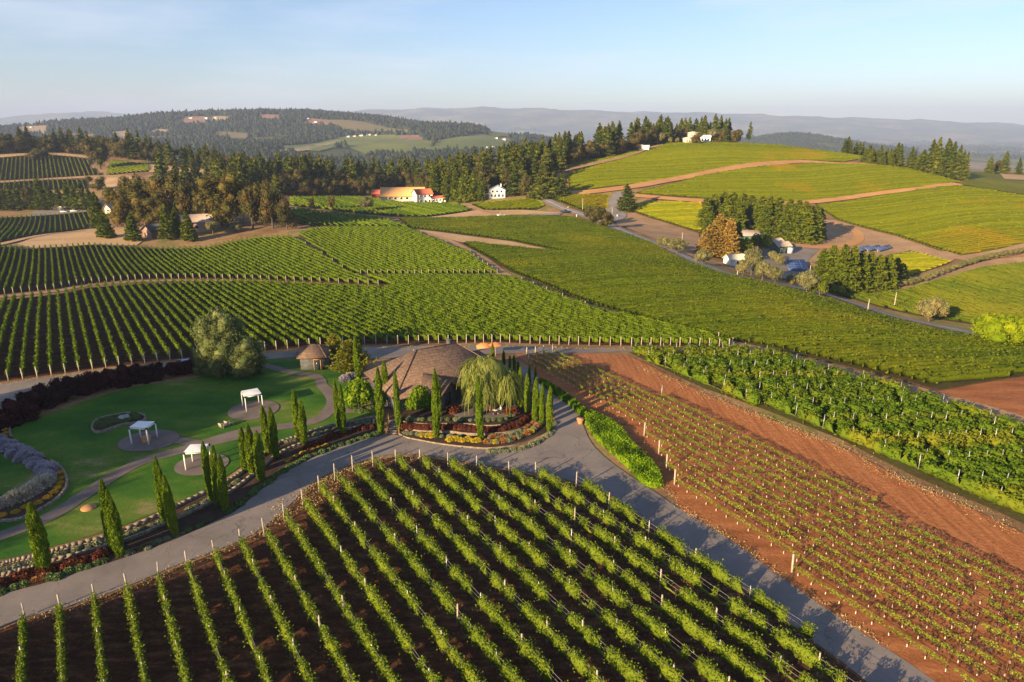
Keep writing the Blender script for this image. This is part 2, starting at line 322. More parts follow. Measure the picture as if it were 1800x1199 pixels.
def leafquads(C, size, rng, up=None, asp=.75):
    """C (n,3) centres -> V, F4 of randomly turned leaf cards"""
    n = len(C); a = rdir(n, rng) if up is None else up
    b = np.cross(a, rdir(n, rng)); b /= np.linalg.norm(b, axis=1, keepdims=True)+1e-9
    s = (np.asarray(size)*rng.uniform(.7, 1.3, n))[:, None]*.5
    a = a*s; b = b*s*asp
    V = np.stack([C-a*1.1, C-b+a*.1, C+a, C+b-a*.1], 1).reshape(-1, 3)
    return V, np.arange(4*n).reshape(n, 4)
def smooth_line(P, closed=False, step=6):
    P = np.asarray(P, float); n = len(P); out = []
    for i in range(n if closed else n-1):
        p = [P[(i+k) % n] if closed else P[min(max(i+k, 0), n-1)] for k in (-1, 0, 1, 2)]
        for t in np.linspace(0, 1, step, endpoint=False):
            out.append(.5*((2*p[1])+(-p[0]+p[2])*t+(2*p[0]-5*p[1]+4*p[2]-p[3])*t*t+(-p[0]+3*p[1]-3*p[2]+p[3])*t**3))
    if not closed: out.append(P[-1])
    return np.array(out)
def inside(P, Q):
    x, y = Q[:, 0], Q[:, 1]; r = np.zeros(len(Q), bool); n = len(P)
    for i in range(n):
        x0, y0 = P[i]; x1, y1 = P[(i+1) % n]
        c = (y0 > y) != (y1 > y)
        r ^= c & (x < (x1-x0)*(y-y0)/((y1-y0) if y1 != y0 else 1e-9)+x0)
    return r
def densify(P, step, closed=True):
    out = []; n = len(P)
    for i in range(n if closed else n-1):
        a, b = P[i], P[(i+1) % n]; k = max(1, int(np.hypot(*(b-a))/step))
        for j in range(k): out.append(a+(b-a)*j/k)
    if not closed: out.append(P[-1])
    return np.array(out)
def sheet(name, P, mat, off=.05, step=3., kind='structure', px=True, z=None):
    """a sheet draped over the ground inside outline P"""
    W_ = G(P) if px else np.asarray(P, float)
    B = densify(W_, step); lo, hi = B.min(0), B.max(0)
    gx, gy = np.meshgrid(np.arange(lo[0], hi[0], step), np.arange(lo[1], hi[1], step)); Q = np.stack([gx.ravel(), gy.ravel()], 1)+RNG.uniform(-.1, .1, (gx.size, 2))*step
    Q = Q[inside(B, Q)]
    pts = [Vector(p) for p in np.concatenate([B, Q])]; nb = len(B)
    v, e, f, *_ = geometry.delaunay_2d_cdt(pts, [(i, (i+1) % nb) for i in range(nb)], [], 1, 1e-4)
    xy = np.array([(p.x, p.y) for p in v]); r = np.hypot(xy[:, 0], xy[:, 1])
    zz = hgt(xy[:, 0], xy[:, 1])+off+r*.0004 if z is None else np.full(len(xy), z)
    tri = np.array([t for t in f if len(t) == 3])
    A_, B_, C_ = (xy[tri[:, k]] for k in range(3))
    fl = ((B_[:, 0]-A_[:, 0])*(C_[:, 1]-A_[:, 1])-(B_[:, 1]-A_[:, 1])*(C_[:, 0]-A_[:, 0])) < 0
    tri[fl] = tri[fl][:, ::-1]
    o = mk(name, np.column_stack([xy, zz]), [tri], mat)
    return tag(o, kind=kind)
def strip(name, P, w, mat, off=.08, px=True, kind='structure', step=4):
    """a road along a centre line, w metres wide"""
    C = smooth_line(G(P) if px else P, step=step); d = np.gradient(C, axis=0); d /= np.linalg.norm(d, axis=1, keepdims=True)+1e-9
    n_ = np.stack([-d[:, 1], d[:, 0]], 1); ww = w if np.isscalar(w) else np.interp(np.linspace(0, 1, len(C)), np.linspace(0, 1, len(w)), w)[:, None]
    K = np.linspace(.5, -.5, 5); X = np.stack([C+n_*ww*k for k in K], 1).reshape(-1, 2); r = np.hypot(X[:, 0], X[:, 1])
    V = np.column_stack([X, hgt(X[:, 0], X[:, 1])+off+r*.0004]); m = len(C)
    F = [(i*5+j, i*5+j+1, (i+1)*5+j+1, (i+1)*5+j) for i in range(m-1) for j in range(4)]
    F = np.array(F)[:, ::-1]
    return tag(mk(name, V, [F], mat), kind=kind)
def rows_in(P, az, sp, off0=0., minlen=3.):
    """row segments (a, b) inside world outline P, running at azimuth az, sp metres apart"""
    d = np.array([math.sin(az), math.cos(az)]); n_ = np.array([math.cos(az), -math.sin(az)])
    A = P @ n_; B = P @ d; out = []; k = math.ceil((A.min()-off0)/1e-9*1e-9/ (sp(0) if callable(sp) else sp))
    o = A.min()+.3 if callable(sp) else off0+k*sp
    while o < A.max():
        xs = []
        for i in range(len(P)):
            a0, a1 = A[i], A[(i+1) % len(P)]
            if (a0 > o) != (a1 > o): xs.append(B[i]+(B[(i+1) % len(P)]-B[i])*(o-a0)/(a1-a0))
        xs.sort()
        for a, b in zip(xs[::2], xs[1::2]):
            if b-a > minlen: out.append((n_*o+d*a, n_*o+d*b))
        o += sp(o-A.min()) if callable(sp) else sp
    return out
def row_leaves(a, b, dens, w, z0, z1, leaf, rng, gap=0., body=True, seg=.8, core=.72):
    """leaf cards and an uneven core along one vine row"""
    L = float(np.hypot(*(b-a))); d = (b-a)/L; n_ = np.array([d[1], -d[0]])
    ph = rng.uniform(0, 99, 4)
    def fn(t): return .5+.22*np.sin(t*1.1+ph[0])+.2*np.sin(t*2.7+ph[1])+.15*np.sin(t*.43+ph[2])+.1*np.sin(t*5.3+ph[3])
    N = int(L*dens); t = rng.uniform(0, L, N); f = fn(t)
    if gap: keep = f > gap*rng.uniform(.7, 1.3, N); t = t[keep]; f = f[keep]
    N = len(t); top = z1*(.86+.28*f); h = z0+(top-z0)*rng.beta(1.6, 1.2, N); lat = rng.normal(0, w*.33*(.7+.6*f), N)*(1.15-.5*(h-z0)/(top-z0+.01))
    C = np.column_stack([a[0]+d[0]*t+n_[0]*lat, a[1]+d[1]*t+n_[1]*lat, h])
    gz = np.interp(t, np.linspace(0, L, max(2, int(L/2)+1)), hgt(*(np.linspace(a[k], b[k], max(2, int(L/2)+1)) for k in (0, 1))))
    C[:, 2] += gz
    V, F = leafquads(C, leaf, rng)
    if body:
        m = max(2, int(L/seg)+1); t = np.linspace(0, L, m); f = fn(t); g = hgt(a[0]+d[0]*t, a[1]+d[1]*t)
        ww = w*.5*core*(.55+.7*f)*rng.uniform(.8, 1.2, m); tp = z1*(.86+.28*f)*(.80+.2*(core-.5))*rng.uniform(.93, 1.05, m)
        if gap: k_ = f < gap; ww[k_] *= .15; tp[k_] = z0+.15
        prof = [(-.7, 0), (-1, .45), (-.45, .93), (.45, 1), (1, .5), (.7, 0)]
        P = []
        for (x, y) in prof:
            lx = x*ww+rng.normal(0, w*.06, m); zz = z0+(tp-z0)*y+rng.normal(0, .05, m)*(y > 0)
            P.append(np.column_stack([a[0]+d[0]*t+n_[0]*lx, a[1]+d[1]*t+n_[1]*lx, g+zz]))
        P = np.stack(P, 1); P[0] = P[0].mean(0)*.4+P[0]*.6; P[-1] = P[-1].mean(0)*.4+P[-1]*.6
        i = np.arange(m-1)[:, None]*6; j = np.arange(6)[None]; j2 = (j+1) % 6
        q = np.stack([i+j, i+j2, i+6+j2, i+6+j], -1).reshape(-1, 4)
        e = np.array([(0, 1, 2, 3), (0, 3, 4, 5)]); q = np.concatenate([q, e, (e+(m-1)*6)[:, ::-1]])
        V = np.concatenate([P.reshape(-1, 3), V]); F = np.concatenate([q, F+6*m])
    return V, F

# ---------------------------------------------------------------- the land
na, nr = 520, 620
az = np.linspace(R(-82), R(82), na); rr = np.exp(np.linspace(math.log(3), math.log(16200), nr))
AA, RR = np.meshgrid(az, rr); X = RR*np.sin(AA); Y = RR*np.cos(AA); Z = hgt(X, Y)
i = np.arange(nr-1)[:, None]*na; j = np.arange(na-1)[None]
Fq = np.stack([i+j, i+j+1, i+na+j+1, i+na+j], -1).reshape(-1, 4)
rc = RR[:-1, :-1].ravel(); ac = AA[:-1, :-1].ravel()
M['farland'] = ground('far_land', [(.36, (.035, .050, .022)), (.46, (.06, .075, .025)), (.56, (.15, .15, .05)), (.64, (.28, .19, .10)), (.7, (.06, .08, .03))], .0016, .012, .4, bstr=.2)
mi = np.where(rc > 900, 1, 0)
land = mk('ground', np.column_stack([X.ravel(), Y.ravel(), Z.ravel()]), [Fq], ['dirt', 'farland'], mi, smooth=True); tag(land, kind='structure')

ASPH = [(-160,1085),(0,1046),(62,1031),(125,1011),(190,991),(250,971),(315,946),(375,919),(412,901),(450,870),(487,840),(525,817),(575,795),(625,777),(675,767),(690,765),(725,771),(775,781),(850,791),(897,794),(935,788),(960,775),(974,757),(976,735),(968,712),(950,690),(925,668),(910,652),
 (926,648),(945,664),(970,683),(1000,706),(1020,730),(1025,748),(1040,780),(1070,810),(1112,840),(1150,865),(1200,899),(1275,944),(1350,999),(1450,1069),(1550,1136),(1625,1186),(1760,1290),(1640,1300),(1530,1205),(1475,1161),(1412,1116),(1350,1066),(1275,1009),(1200,966),(1117,901),(1065,868),(1000,845),(950,835),(900,825),(850,818),(750,801),(700,799),(662,805),(625,815),(590,828),(550,850),(500,897),(447,939),(375,971),(312,994),(237,1026),(175,1049),(107,1071),(50,1085),(0,1104),(-160,1160)]
sheet('driveway', smooth_line(ASPH, True, 3), 'asphalt', .05, 2.)
def ring(c, pts): return pts
LAWN = [(-200,1000),(-100,985),(0,985),(80,965),(160,943),(230,920),(300,890),(360,862),(410,830),(450,800),(480,783),(530,765),(590,748),(640,738),(670,730),(668,700),(640,668),(600,652),(580,640),(540,632),(470,632),(440,640),(400,650),(330,668),(240,680),(150,705),(60,735),(-60,740),(-200,760)]
sheet('lawn', smooth_line(LAWN, True, 3), 'lawn', .04, 2.)
sheet('gravel_track', [(-400,700),(0,676),(100,662),(200,649),(340,634),(480,621),(600,611),(750,609),(900,609),(1100,614),(1284,617),(1345,617),(1320,623),(1100,618),(1020,622),(900,622),(790,626),(720,630),(640,632),(600,630),(560,627),(470,632),(350,645),(200,669),(100,690),(0,715),(-400,745)], 'greytrack', .05, 3.)
strip('garden_path', [(-90,975),(0,944),(60,922),(110,897),(150,870),(200,838),(250,812),(300,798),(345,785),(385,774),(430,762),(470,754),(520,748),(560,738),(580,720),(586,705),(578,690),(566,678),(563,668),(548,660),(510,655),(480,647),(455,640)], [2.0]*9+[2.6, 3.2, 2.4]+[2.0]*6+[1.7]*6, 'gravel', .09)
strip('garden_path_branch', [(575,725),(610,724),(640,722),(665,716),(700,712)], 1.6, 'gravel', .11)
def disc(name, u, v, r, mat, off, sx=1.):
    c = G([(u, v)])[0]; t = np.linspace(0, 2*math.pi, 28, endpoint=False)
    return sheet(name, np.stack([c[0]+np.cos(t)*r*sx, c[1]+np.sin(t)*r], 1), mat, off, 1., px=False)
disc('gravel_pad', 262, 776, 3.3, 'gravel', .12, 1.15); disc('gravel_pad', 355, 818, 2.9, 'gravel', .12, 1.1); disc('gravel_pad', 446, 722, 3.6, 'gravel', .12)
strip('gravel_pad', [(280,775),(310,775),(345,780)], 1.7, 'gravel', .10)
# soils of the near vine blocks
BA = [(-120,1150),(-20,1118),(45,1098),(105,1085),(164,1066),(223,1045),(276,1026),(329,1004),(379,983),(424,964),(466,943),(501,916),(535,890),(564,864),(594,840),(626,827),(662,820),(700,818),(741,818),(792,824),(844,830),(891,840),(943,841),(994,854),(1066,873),(1202,980),(1297,1047),(1405,1120),(1530,1215),(1640,1310),(1500,1500),(-300,1500),(-300,1230)]
SOILA = [(-160,1165),(0,1108),(50,1089),(107,1075),(175,1053),(237,1030),(312,998),(375,975),(447,943),(500,901),(550,854),(590,832),(625,819),(662,809),(700,803),(750,805),(850,822),(900,829),(950,839),(1000,849),(1065,872),(1117,905),(1200,970),(1275,1013),(1350,1070),(1412,1120),(1475,1165),(1530,1209),(1660,1315),(1500,1500),(-400,1500),(-400,1260)]
sheet('vineyard_soil', SOILA, 'soil', .03, 2.)
BP = [(915,630),(990,622),(1040,650),(1150,697),(1237,727),(1347,787),(1550,897),(1650,948),(1797,1021),(1900,1075),(1900,1300),(1800,1290),(1660,1187),(1520,1092),(1357,984),(1270,928),(1200,880),(1157,797),(1112,742),(1010,695),(960,662)]
SOILP = [(905,622),(1000,618),(1105,628),(1195,672),(1237,692),(1347,735),(1475,785),(1600,850),(1687,885),(1800,940),(1950,1010),(1950,1400),(1790,1310),(1625,1186),(1550,1136),(1450,1069),(1350,999),(1275,944),(1200,899),(1180,870),(1140,830),(1120,790),(1080,755),(1000,700),(950,665)]
sheet('red_soil_field', SOILP, 'redsoil', .03, 2.5)
sheet('tilled_strip', [(1000,622),(1100,624),(1150,648),(1195,672),(1237,692),(1347,735),(1475,785),(1600,850),(1687,885),(1800,940),(1950,1010),(1950,1080),(1797,1004),(1650,932),(1550,882),(1347,772),(1237,715),(1150,685),(1060,650)], 'tilled', .08, 2.5)
BR = [(1104,620),(1180,622),(1320,620),(1400,640),(1475,662),(1600,697),(1687,720),(1797,757),(1900,790),(1950,1000),(1860,950),(1740,894),(1687,873),(1600,835),(1475,772),(1347,722),(1237,683),(1195,664),(1150,642)]
sheet('vineyard_soil', BR, 'soilgreen', .06, 3.)
sheet('red_soil_field', [(1640,690),(1660,687),(1800,663),(2000,640),(2000,800),(1900,785),(1800,748),(1720,715)], 'redsoil', .05, 3.)
BB = [(-40,677),(18,668),(68,662),(116,656),(163,648),(210,643),(255,638),(297,633),(341,628),(400,622),(481,615),(556,609),(642,605),(722,604),(885,602),(925,604),(1012,606),(1104,608),(1284,611),(1282,605),(1225,590),(1125,565),(1050,550),(975,522),(905,494),(875,489),(700,488),(645,488),(690,505),(675,510),(575,505),(447,498),(350,498),(250,500),(150,507),(100,518),(0,529),(-60,535),(-120,600)]
sheet('vineyard_soil', BB, 'soil', .04, 4.)
BC = [(-60,440),(0,434),(40,439),(62,438),(107,436),(155,432),(200,434),(250,438),(325,439),(375,436),(400,428),(447,420),(515,418),(570,452),(618,485),(688,506),(675,503),(575,497),(447,492),(350,490),(250,491),(150,499),(100,508),(0,518),(-60,524)]
sheet('vineyard_soil', BC, 'soil', .05, 5.)
BD = [(524,415),(545,404),(620,401),(707,402),(750,417),(825,448),(873,482),(750,484),(622,483),(570,446)]
sheet('vineyard_soil', BD, 'soilgreen', .06, 5.)
BE = [(700,386),(850,384),(900,382),(1012,385),(1062,402),(1150,433),(1200,461),(1275,488),(1345,503),(1450,531),(1560,566),(1640,587),(1720,598),(1800,607),(1950,614),(1950,640),(1800,662),(1650,686),(1575,665),(1450,635),(1350,612),(1275,600),(1200,580),(1125,560),(1050,540),(987,516),(900,480),(865,458),(807,427),(897,437),(1012,448),(897,424),(775,408),(722,402)]
sheet('vineyard_soil', BE, 'soilgreen', .06, 5.)
BF = [(510,348),(625,347),(675,352),(712,358),(800,358),(827,371),(745,382),(632,376),(510,362)]
BG = [(512,368),(632,381),(680,387),(716,401),(700,400),(545,398),(520,392)]
BH = [(827,361),(900,354),(945,352),(958,362),(940,370),(850,371)]
BI = [(955,347),(1010,344),(1075,345),(1067,357),(1070,368),(1025,373)]
BJ = [(998,307),(1090,282),(1150,262),(1172,254),(1225,252),(1347,255),(1387,259),(1460,268),(1532,279),(1482,286),(1412,282),(1347,285),(1200,310),(1112,325),(1012,338),(1000,334)]
BJ2 = [(940,303),(985,295),(1060,279),(1120,266),(1120,269),(1050,285),(990,299),(950,308)]
BK = [(1115,342),(1225,312),(1300,299),(1347,293),(1425,288),(1535,292),(1610,300),(1687,322),(1610,332),(1525,341),(1400,355),(1237,350)]
BL = [(1432,362),(1525,349),(1600,338),(1690,328),(1800,346),(1900,362),(1900,400),(1800,430),(1687,450),(1650,440),(1575,415),(1470,387)]
BM_ = [(1115,363),(1150,356),(1232,358),(1240,385),(1230,410),(1170,392),(1112,373)]
BN = [(1560,452),(1600,443),(1672,462),(1620,480),(1575,494)]
BO = [(1477,520),(1575,516),(1660,492),(1725,473),(1800,464),(1900,455),(1900,600),(1790,588),(1700,570),(1567,546)]
BS = [(-60,388),(0,384),(45,382),(160,373),(158,388),(150,403),(83,411),(0,427),(-60,432)]
BT = [(-80,284),(0,279),(87,273),(155,280),(158,295),(178,309),(90,313),(0,318),(-80,322)]
BT2 = [(195,283),(262,291),(262,302),(187,309)]
BT3 = [(-80,326),(0,323),(60,318),(150,316),(155,332),(0,337),(-80,341)]
for p in (BF, BG, BH, BI): sheet('vineyard_soil', p, 'soilgreen', .15, 7.)
for p in (BJ, BJ2, BK, BL): sheet('hill_vineyard', p, 'hillgreen', .2, 9.)
for p in (BM_, BN, BO): sheet('vineyard_soil', p, 'soilgreen', .2, 7.)
for p in (BS, BT, BT2, BT3): sheet('vineyard_soil', p, 'soil', .2, 8.)
sheet('hill_field', [(1692,302),(1760,303),(1900,308),(1950,360),(1900,360),(1800,344),(1690,326)], 'hillgreen', .5, 9.); sheet('hill_field', [(1752,304),(1900,307),(1900,321),(1765,318)], 'drygrass', .9, 9.)
# dry grass knoll and other surfaces
sheet('dry_grass_field', [(30,430),(83,412),(150,404),(200,401),(280,403),(240,432),(200,433),(155,431),(107,435),(62,437)], 'drygrass', .1, 6.)
sheet('dry_grass_field', [(-80,268),(0,264),(80,267),(160,276),(155,279),(87,272),(0,278),(-80,284)], 'drygrass', .3, 10.)
sheet('dry_grass_field', [(262,290),(310,289),(365,295),(360,308),(320,308),(262,303)], 'drygrass', .3, 9.)
sheet('dry_grass_field', [(165,312),(230,310),(240,330),(200,345),(165,330)], 'drygrass', .3, 9.)
sheet('car_park', [(60,372),(100,368),(165,366),(165,372),(45,382)], 'greytrack', .3, 7.)
sheet('dirt_wedge', [(728,404),(775,409),(897,425),(1008,447),(897,436),(807,426),(760,412)], 'drygrass', .12, 5.)
sheet('dirt_verge', [(745,383),(827,372),(860,368),(940,371),(990,376),(900,379),(850,382),(700,386)], 'drygrass', .12, 6.)
sheet('bare_field', [(1075,372),(1110,374),(1170,393),(1228,412),(1235,440),(1235,460),(1190,440),(1150,420),(1085,395)], 'track', .15, 6.)
sheet('bare_field', [(1440,388),(1470,388),(1575,417),(1650,442),(1687,452),(1672,461),(1600,441),(1560,450),(1500,462),(1420,470),(1380,455),(1340,430),(1420,425)], 'track', .18, 6.)
sheet('yard', [(1340,440),(1400,432),(1440,440),(1420,460),(1420,480),(1380,492),(1310,480),(1290,470)], 'greytrack', .3, 6.)
sheet('rough_verge', [(1062,401),(1085,399),(1150,425),(1200,448),(1275,474),(1345,492),(1450,516),(1500,530),(1567,548),(1640,562),(1705,574),(1800,592),(1900,610),(1900,630),(1800,608),(1700,596),(1560,567),(1450,532),(1345,504),(1275,489),(1200,462),(1150,434)], 'roughgrass', .12, 5.)
sheet('grass_field', [(800,359),(830,352),(900,348),(950,350),(900,354),(827,360)], 'roughgrass', .15, 6.)
# roads
strip('country_road', [(940,347),(960,354),(985,366),(1025,380),(1060,393),(1098,409),(1150,430),(1200,452),(1275,482),(1345,498),(1420,512),(1490,532),(1560,556),(1620,570),(1700,588),(1780,604),(1860,622)], 6.5, 'road', .5)
strip('road_marking', [(940,347),(960,354),(985,366),(1025,380),(1060,393),(1098,409),(1150,430),(1200,452),(1275,482),(1345,498),(1420,512),(1490,532),(1560,556),(1620,570),(1700,588),(1780,604),(1860,622)], .25, 'white', .56)
strip('side_road', [(690,388),(745,386),(800,384),(880,381),(940,379),(985,378)], 5.0, 'road', .4)
strip('side_road', [(1060,392),(1082,386),(1088,378),(1078,370),(1073,360),(1078,350),(1095,340)], 8., 'road', .4)
strip('dirt_track', [(995,341),(1050,337),(1112,329),(1160,320),(1200,313),(1260,301),(1347,289),(1412,285),(1482,289),(1540,290)], 11., 'orangetrack', .4)
strip('dirt_track', [(985,302),(1020,294),(1060,285),(1100,275),(1140,261),(1170,255)], 8., 'track', .4)
strip('dirt_track', [(1115,345),(1180,351),(1237,354),(1330,358),(1400,358),(1460,353),(1525,344),(1600,334),(1685,325)], 7., 'orangetrack', .5)
strip('dirt_track', [(1402,268),(1460,276),(1530,281)], 6., 'track', .5)
strip('dirt_track', [(1480,518),(1520,517),(1570,515),(1620,503),(1680,485),(1725,470),(1770,461),(1850,456)], 7., 'track', .3)
strip('dirt_track', [(1650,444),(1690,455),(1740,450),(1800,437),(1900,420)], 8., 'track', .3)
strip('dirt_track', [(1460,392),(1500,405),(1510,418),(1495,430),(1440,436),(1400,432)], 5., 'orangetrack', .35)
strip('dirt_track', [(812,358),(840,368),(870,375)], 6., 'track', .3)
strip('farm_track', [(727,405),(760,414),(800,430),(850,458),(885,484),(940,508),(987,525),(1050,546),(1125,563),(1200,584),(1275,603),(1350,619),(1450,645),(1575,678),(1650,700),(1740,725),(1850,760)], 5., 'track', .07)
strip('farm_track', [(-60,531),(0,523),(100,512),(150,503),(250,495),(350,494),(447,495),(575,501),(660,505)], 4., 'track', .07)
strip('farm_track', [(622,486),(700,486.5),(800,487),(885,487)], 4., 'track', .1)
strip('farm_track', [(-60,324),(0,321),(90,316),(180,311),(230,312)], 9., 'track', .4)
strip('farm_track', [(-60,438),(0,431),(83,413),(150,406)], 5., 'drygrass', .3)
strip('verge', [(1062,399),(1150,431),(1200,459),(1275,486),(1345,501),(1450,529),(1560,564)], 4.5, 'orangetrack', .2)
# far fields on the valley hills
for name, p, m_ in (('far_field', [(455,262),(500,258),(600,242),(640,240),(690,238),(760,250),(755,265),(700,275),(640,272),(600,258),(560,268)], 'fieldg'), ('far_field', [(690,240),(740,239),(745,248),(705,249),(680,243)], 'fieldr'),
    ('far_field', [(770,248),(850,240),(900,252),(890,268),(800,268),(700,273),(760,260)], 'fieldg'), ('far_field', [(570,212),(640,215),(700,228),(740,236),(640,237),(600,230)], 'fieldb'),
    ('far_field', [(540,209),(575,212),(600,221),(560,223),(530,221)], 'fieldr'), ('far_field', [(30,224),(84,222),(84,238),(40,238)], 'fieldy'), ('far_field', [(195,234),(230,230),(228,250),(200,249)], 'fieldy'),
    ('far_field', [(250,240),(320,243),(325,250),(262,247)], 'fieldr'), ('far_field', [(275,256),(370,259),(360,266),(290,265)], 'fieldg'), ('far_field', [(450,270),(520,262),(600,246),(560,262),(500,275)], 'fieldy'),
    ('far_field', [(325,206),(360,206),(362,220),(322,221)], 'fieldr'), ('far_field', [(455,203),(492,203),(490,213),(452,213)], 'fieldr'), ('far_field', [(375,206),(405,207),(400,215),(372,214)], 'fieldy'), ('far_field', [(268,228),(300,230),(295,238),(262,236)], 'fieldy'), ('far_field', [(120,236),(170,238),(165,248),(110,246)], 'fieldr'), ('far_field', [(380,232),(440,236),(430,246),(370,243)], 'fieldb'), ('far_field', [(850,232),(900,236),(925,244),(870,243)], 'fieldg')):
    if 'fieldg' not in M:
        M['fieldg'] = ground('far_green_field', [(.35, (.10, .13, .025)), (.65, (.17, .19, .04))], .004, .05, .2)
        M['fieldb'] = ground('far_brown_field', [(.35, (.16, .14, .05)), (.65, (.22, .17, .07))], .004, .05, .2)
        M['fieldr'] = ground('far_red_field', [(.35, (.22, .12, .08)), (.65, (.30, .17, .11))], .004, .05, .2)
        M['fieldy'] = ground('far_straw_field', [(.35, (.30, .22, .13)), (.65, (.40, .29, .17))], .004, .05, .2)
    sheet(name, p, m_, 2.5, 40.)

# ---------------------------------------------------------------- vine rows
ONES = 'zeroth first second third fourth fifth sixth seventh eighth ninth tenth eleventh twelfth thirteenth fourteenth fifteenth sixteenth seventeenth eighteenth nineteenth'.split()
TENS = 'x x twenty thirty forty fifty sixty seventy eighty ninety'.split(); TENTH = 'x x twentieth thirtieth fortieth fiftieth sixtieth seventieth eightieth ninetieth'.split()
def ordw(n):
    if n >= 100: return 'hundredth' if n == 100 else 'hundred-and-' + ordw(n-100)
    if n < 20: return ONES[n]
    return TENTH[n//10] if n % 10 == 0 else TENS[n//10] + '-' + ONES[n % 10]
def post_mesh(name, w, h, mat):
    b = MB(); b.box((0, 0, h/2-.15), (w, w, h+.3)); b.box((0, 0, h+.02), (w*.8, w*.8, .04)); o = b.build(name, mat); me = o.data; bpy.data.objects.remove(o); return me
PM = {'wood': post_mesh('post', .11, 2.15, 'wood'), 'steel': post_mesh('post', .06, 1.95, 'steel'), 'thick': post_mesh('post', .16, 2.0, 'wood'), 'rod': post_mesh('post', .035, 1.6, 'rust'),
      'end': post_mesh('post', .14, 1.9, 'wood'), 'thin': post_mesh('post', .07, 2.2, 'steel'), 'tube': post_mesh('grow_tube', .075, .28, 'tube')}
def put(mesh, parent, x, y, z, tilt=0., name=None):
    o = bpy.data.objects.new(name or 'post', PM[mesh]); COL.objects.link(o); o.parent = parent
    px, py, pz = parent.location; o.location = (x-px, y-py, z-pz); o.rotation_euler = (RNG.normal(0, .02)+tilt, RNG.normal(0, .02), RNG.uniform(0, 1.5)); return o
def wires(a, b, hs, r, parent, mat='steel'):
    L = float(np.hypot(*(b-a))); m = max(2, int(L/6)); t = np.linspace(0, 1, m); P = a+(b-a)*t[:, None]; g = hgt(P[:, 0], P[:, 1]); mb = MB(); d = (b-a)/L; n_ = np.array([d[1], -d[0]])
    for h in hs:
        q = np.column_stack([P, g+h]); V = np.concatenate([q+[n_[0]*r, n_[1]*r, 0], q-[n_[0]*r, n_[1]*r, 0], q+[0, 0, r*1.6]]); F = []
        for k in range(m-1):
            for s, e in ((0, m), (m, 2*m), (2*m, 0)): F.append((s+k, s+k+1, e+k+1, e+k))
        mb.add(V, F)
    return mb.build('wire', mat, parent, parent.location)
# foreground block
rng = np.random.default_rng(3); azA = R(-33.5); nA = np.array([math.cos(azA), -math.sin(azA)]); o0 = float(G([(466, 945)])[0] @ nA)
rows = rows_in(G(BA), azA, 2.52, o0)
rows = [r for r in rows if (r[1]-r[0]) @ (r[1]-r[0]) > 9]
for k, (a, b) in enumerate(rows):
    fr = k/len(rows); root = empty('vine_row', (b[0], b[1], H1(*b)))
    tag(root, f'leafy vine row below the driveway, {ordw(k+1)} from the left in the foreground', 'vine row', 'vine rows in the foreground block')
    L = np.hypot(*(b-a)); d = (b-a)/L
    gap = 0 if fr < .3 else (.24 if fr < .55 else .33)
    V, F = row_leaves(a, b-d*.9, 230, .36+.44*min(1, fr*1.6), .6, 1.95, .155, rng, gap, True, .45, .55)
    mb = MB()
    for t in np.arange(1.2, L, 1.6):
        p = b-d*t; z = H1(*p); mb.tube((p[0], p[1], z-.1), (p[0]+rng.normal(0, .05), p[1], z+.95), .035, .025, 5)
    sv = np.concatenate(mb.V); sf = np.concatenate(mb.F4)
    mk('foliage', np.concatenate([V, sv]), [np.concatenate([F, sf+len(V)])], ['vine', 'bark'], np.repeat([0, 1], [len(F), len(sf)]), root, root.location)
    put('wood', root, b[0], b[1], H1(*b)); t = rng.uniform(5, 6.5)
    while t < L: p = b-d*t; put('steel' if rng.random() < .6 else 'wood', root, p[0], p[1], H1(*p)); t += 6.2
    wires(a, b, (.75, 1.25, 1.7), .011, root)
# young block
rng = np.random.default_rng(4); azP = R(-29.3)
PP = G(BP); rows = rows_in(PP, azP, 1.78, 0., 6.)
for k, (a, b) in enumerate(rows):
    root = empty('vine_row', (b[0], b[1], H1(*b)))
    tag(root, f'young vines in white tubes on red soil, {ordw(k+1)} row from the driveway', 'young vine row', 'rows of young vines on red soil')
    L = np.hypot(*(b-a)); d = (b-a)/L
    V, F = row_leaves(a, b, 56, .22, .55, 1.05, .16, rng, .12, False); mk('foliage', V, [F], 'vine_young', None, root, root.location)
    step = max(1.5, L/95)
    for i_, t in enumerate(np.arange(.6, L, step)):
        p = b-d*t
        put('tube', root, p[0]+rng.normal(0, .04), p[1], H1(*p), rng.normal(0, .06), 'grow_tube')
        if i_ % 4 == 1: put('rod', root, p[0], p[1], H1(*p))
    put('thick' if k < 9 else 'thin', root, b[0], b[1], H1(*b)); wires(a, b, (.52, .95), .014, root, 'rust')
# lush block
rng = np.random.default_rng(5); rows = rows_in(G(BR), azP, 2.0, 0., 5.)
for k, (a, b) in enumerate(rows):
    root = empty('vine_row', (b[0], b[1], H1(*b)))
    tag(root, f'bushy dark green vine row beyond the bare strip, {ordw(k+1)} up from the bare red strip', 'vine row', 'bushy vine rows beyond the bare strip')
    L = np.hypot(*(b-a)); d = (b-a)/L
    V, F = row_leaves(a, b, 95, 1.35, .2, 1.85, .30, rng, .30 if k > 1 else .46, True, .5, .6)
    V[:, :2] += (rng.normal(0, .07, (len(V), 2)) if len(V) else 0)
    mk('foliage', V, [F], 'vine_lush', None, root, root.location)
    for t in np.arange(.5, L, 6.5 if k > 2 else 4.5): p = b-d*t; put('thin', root, p[0], p[1], H1(*p))
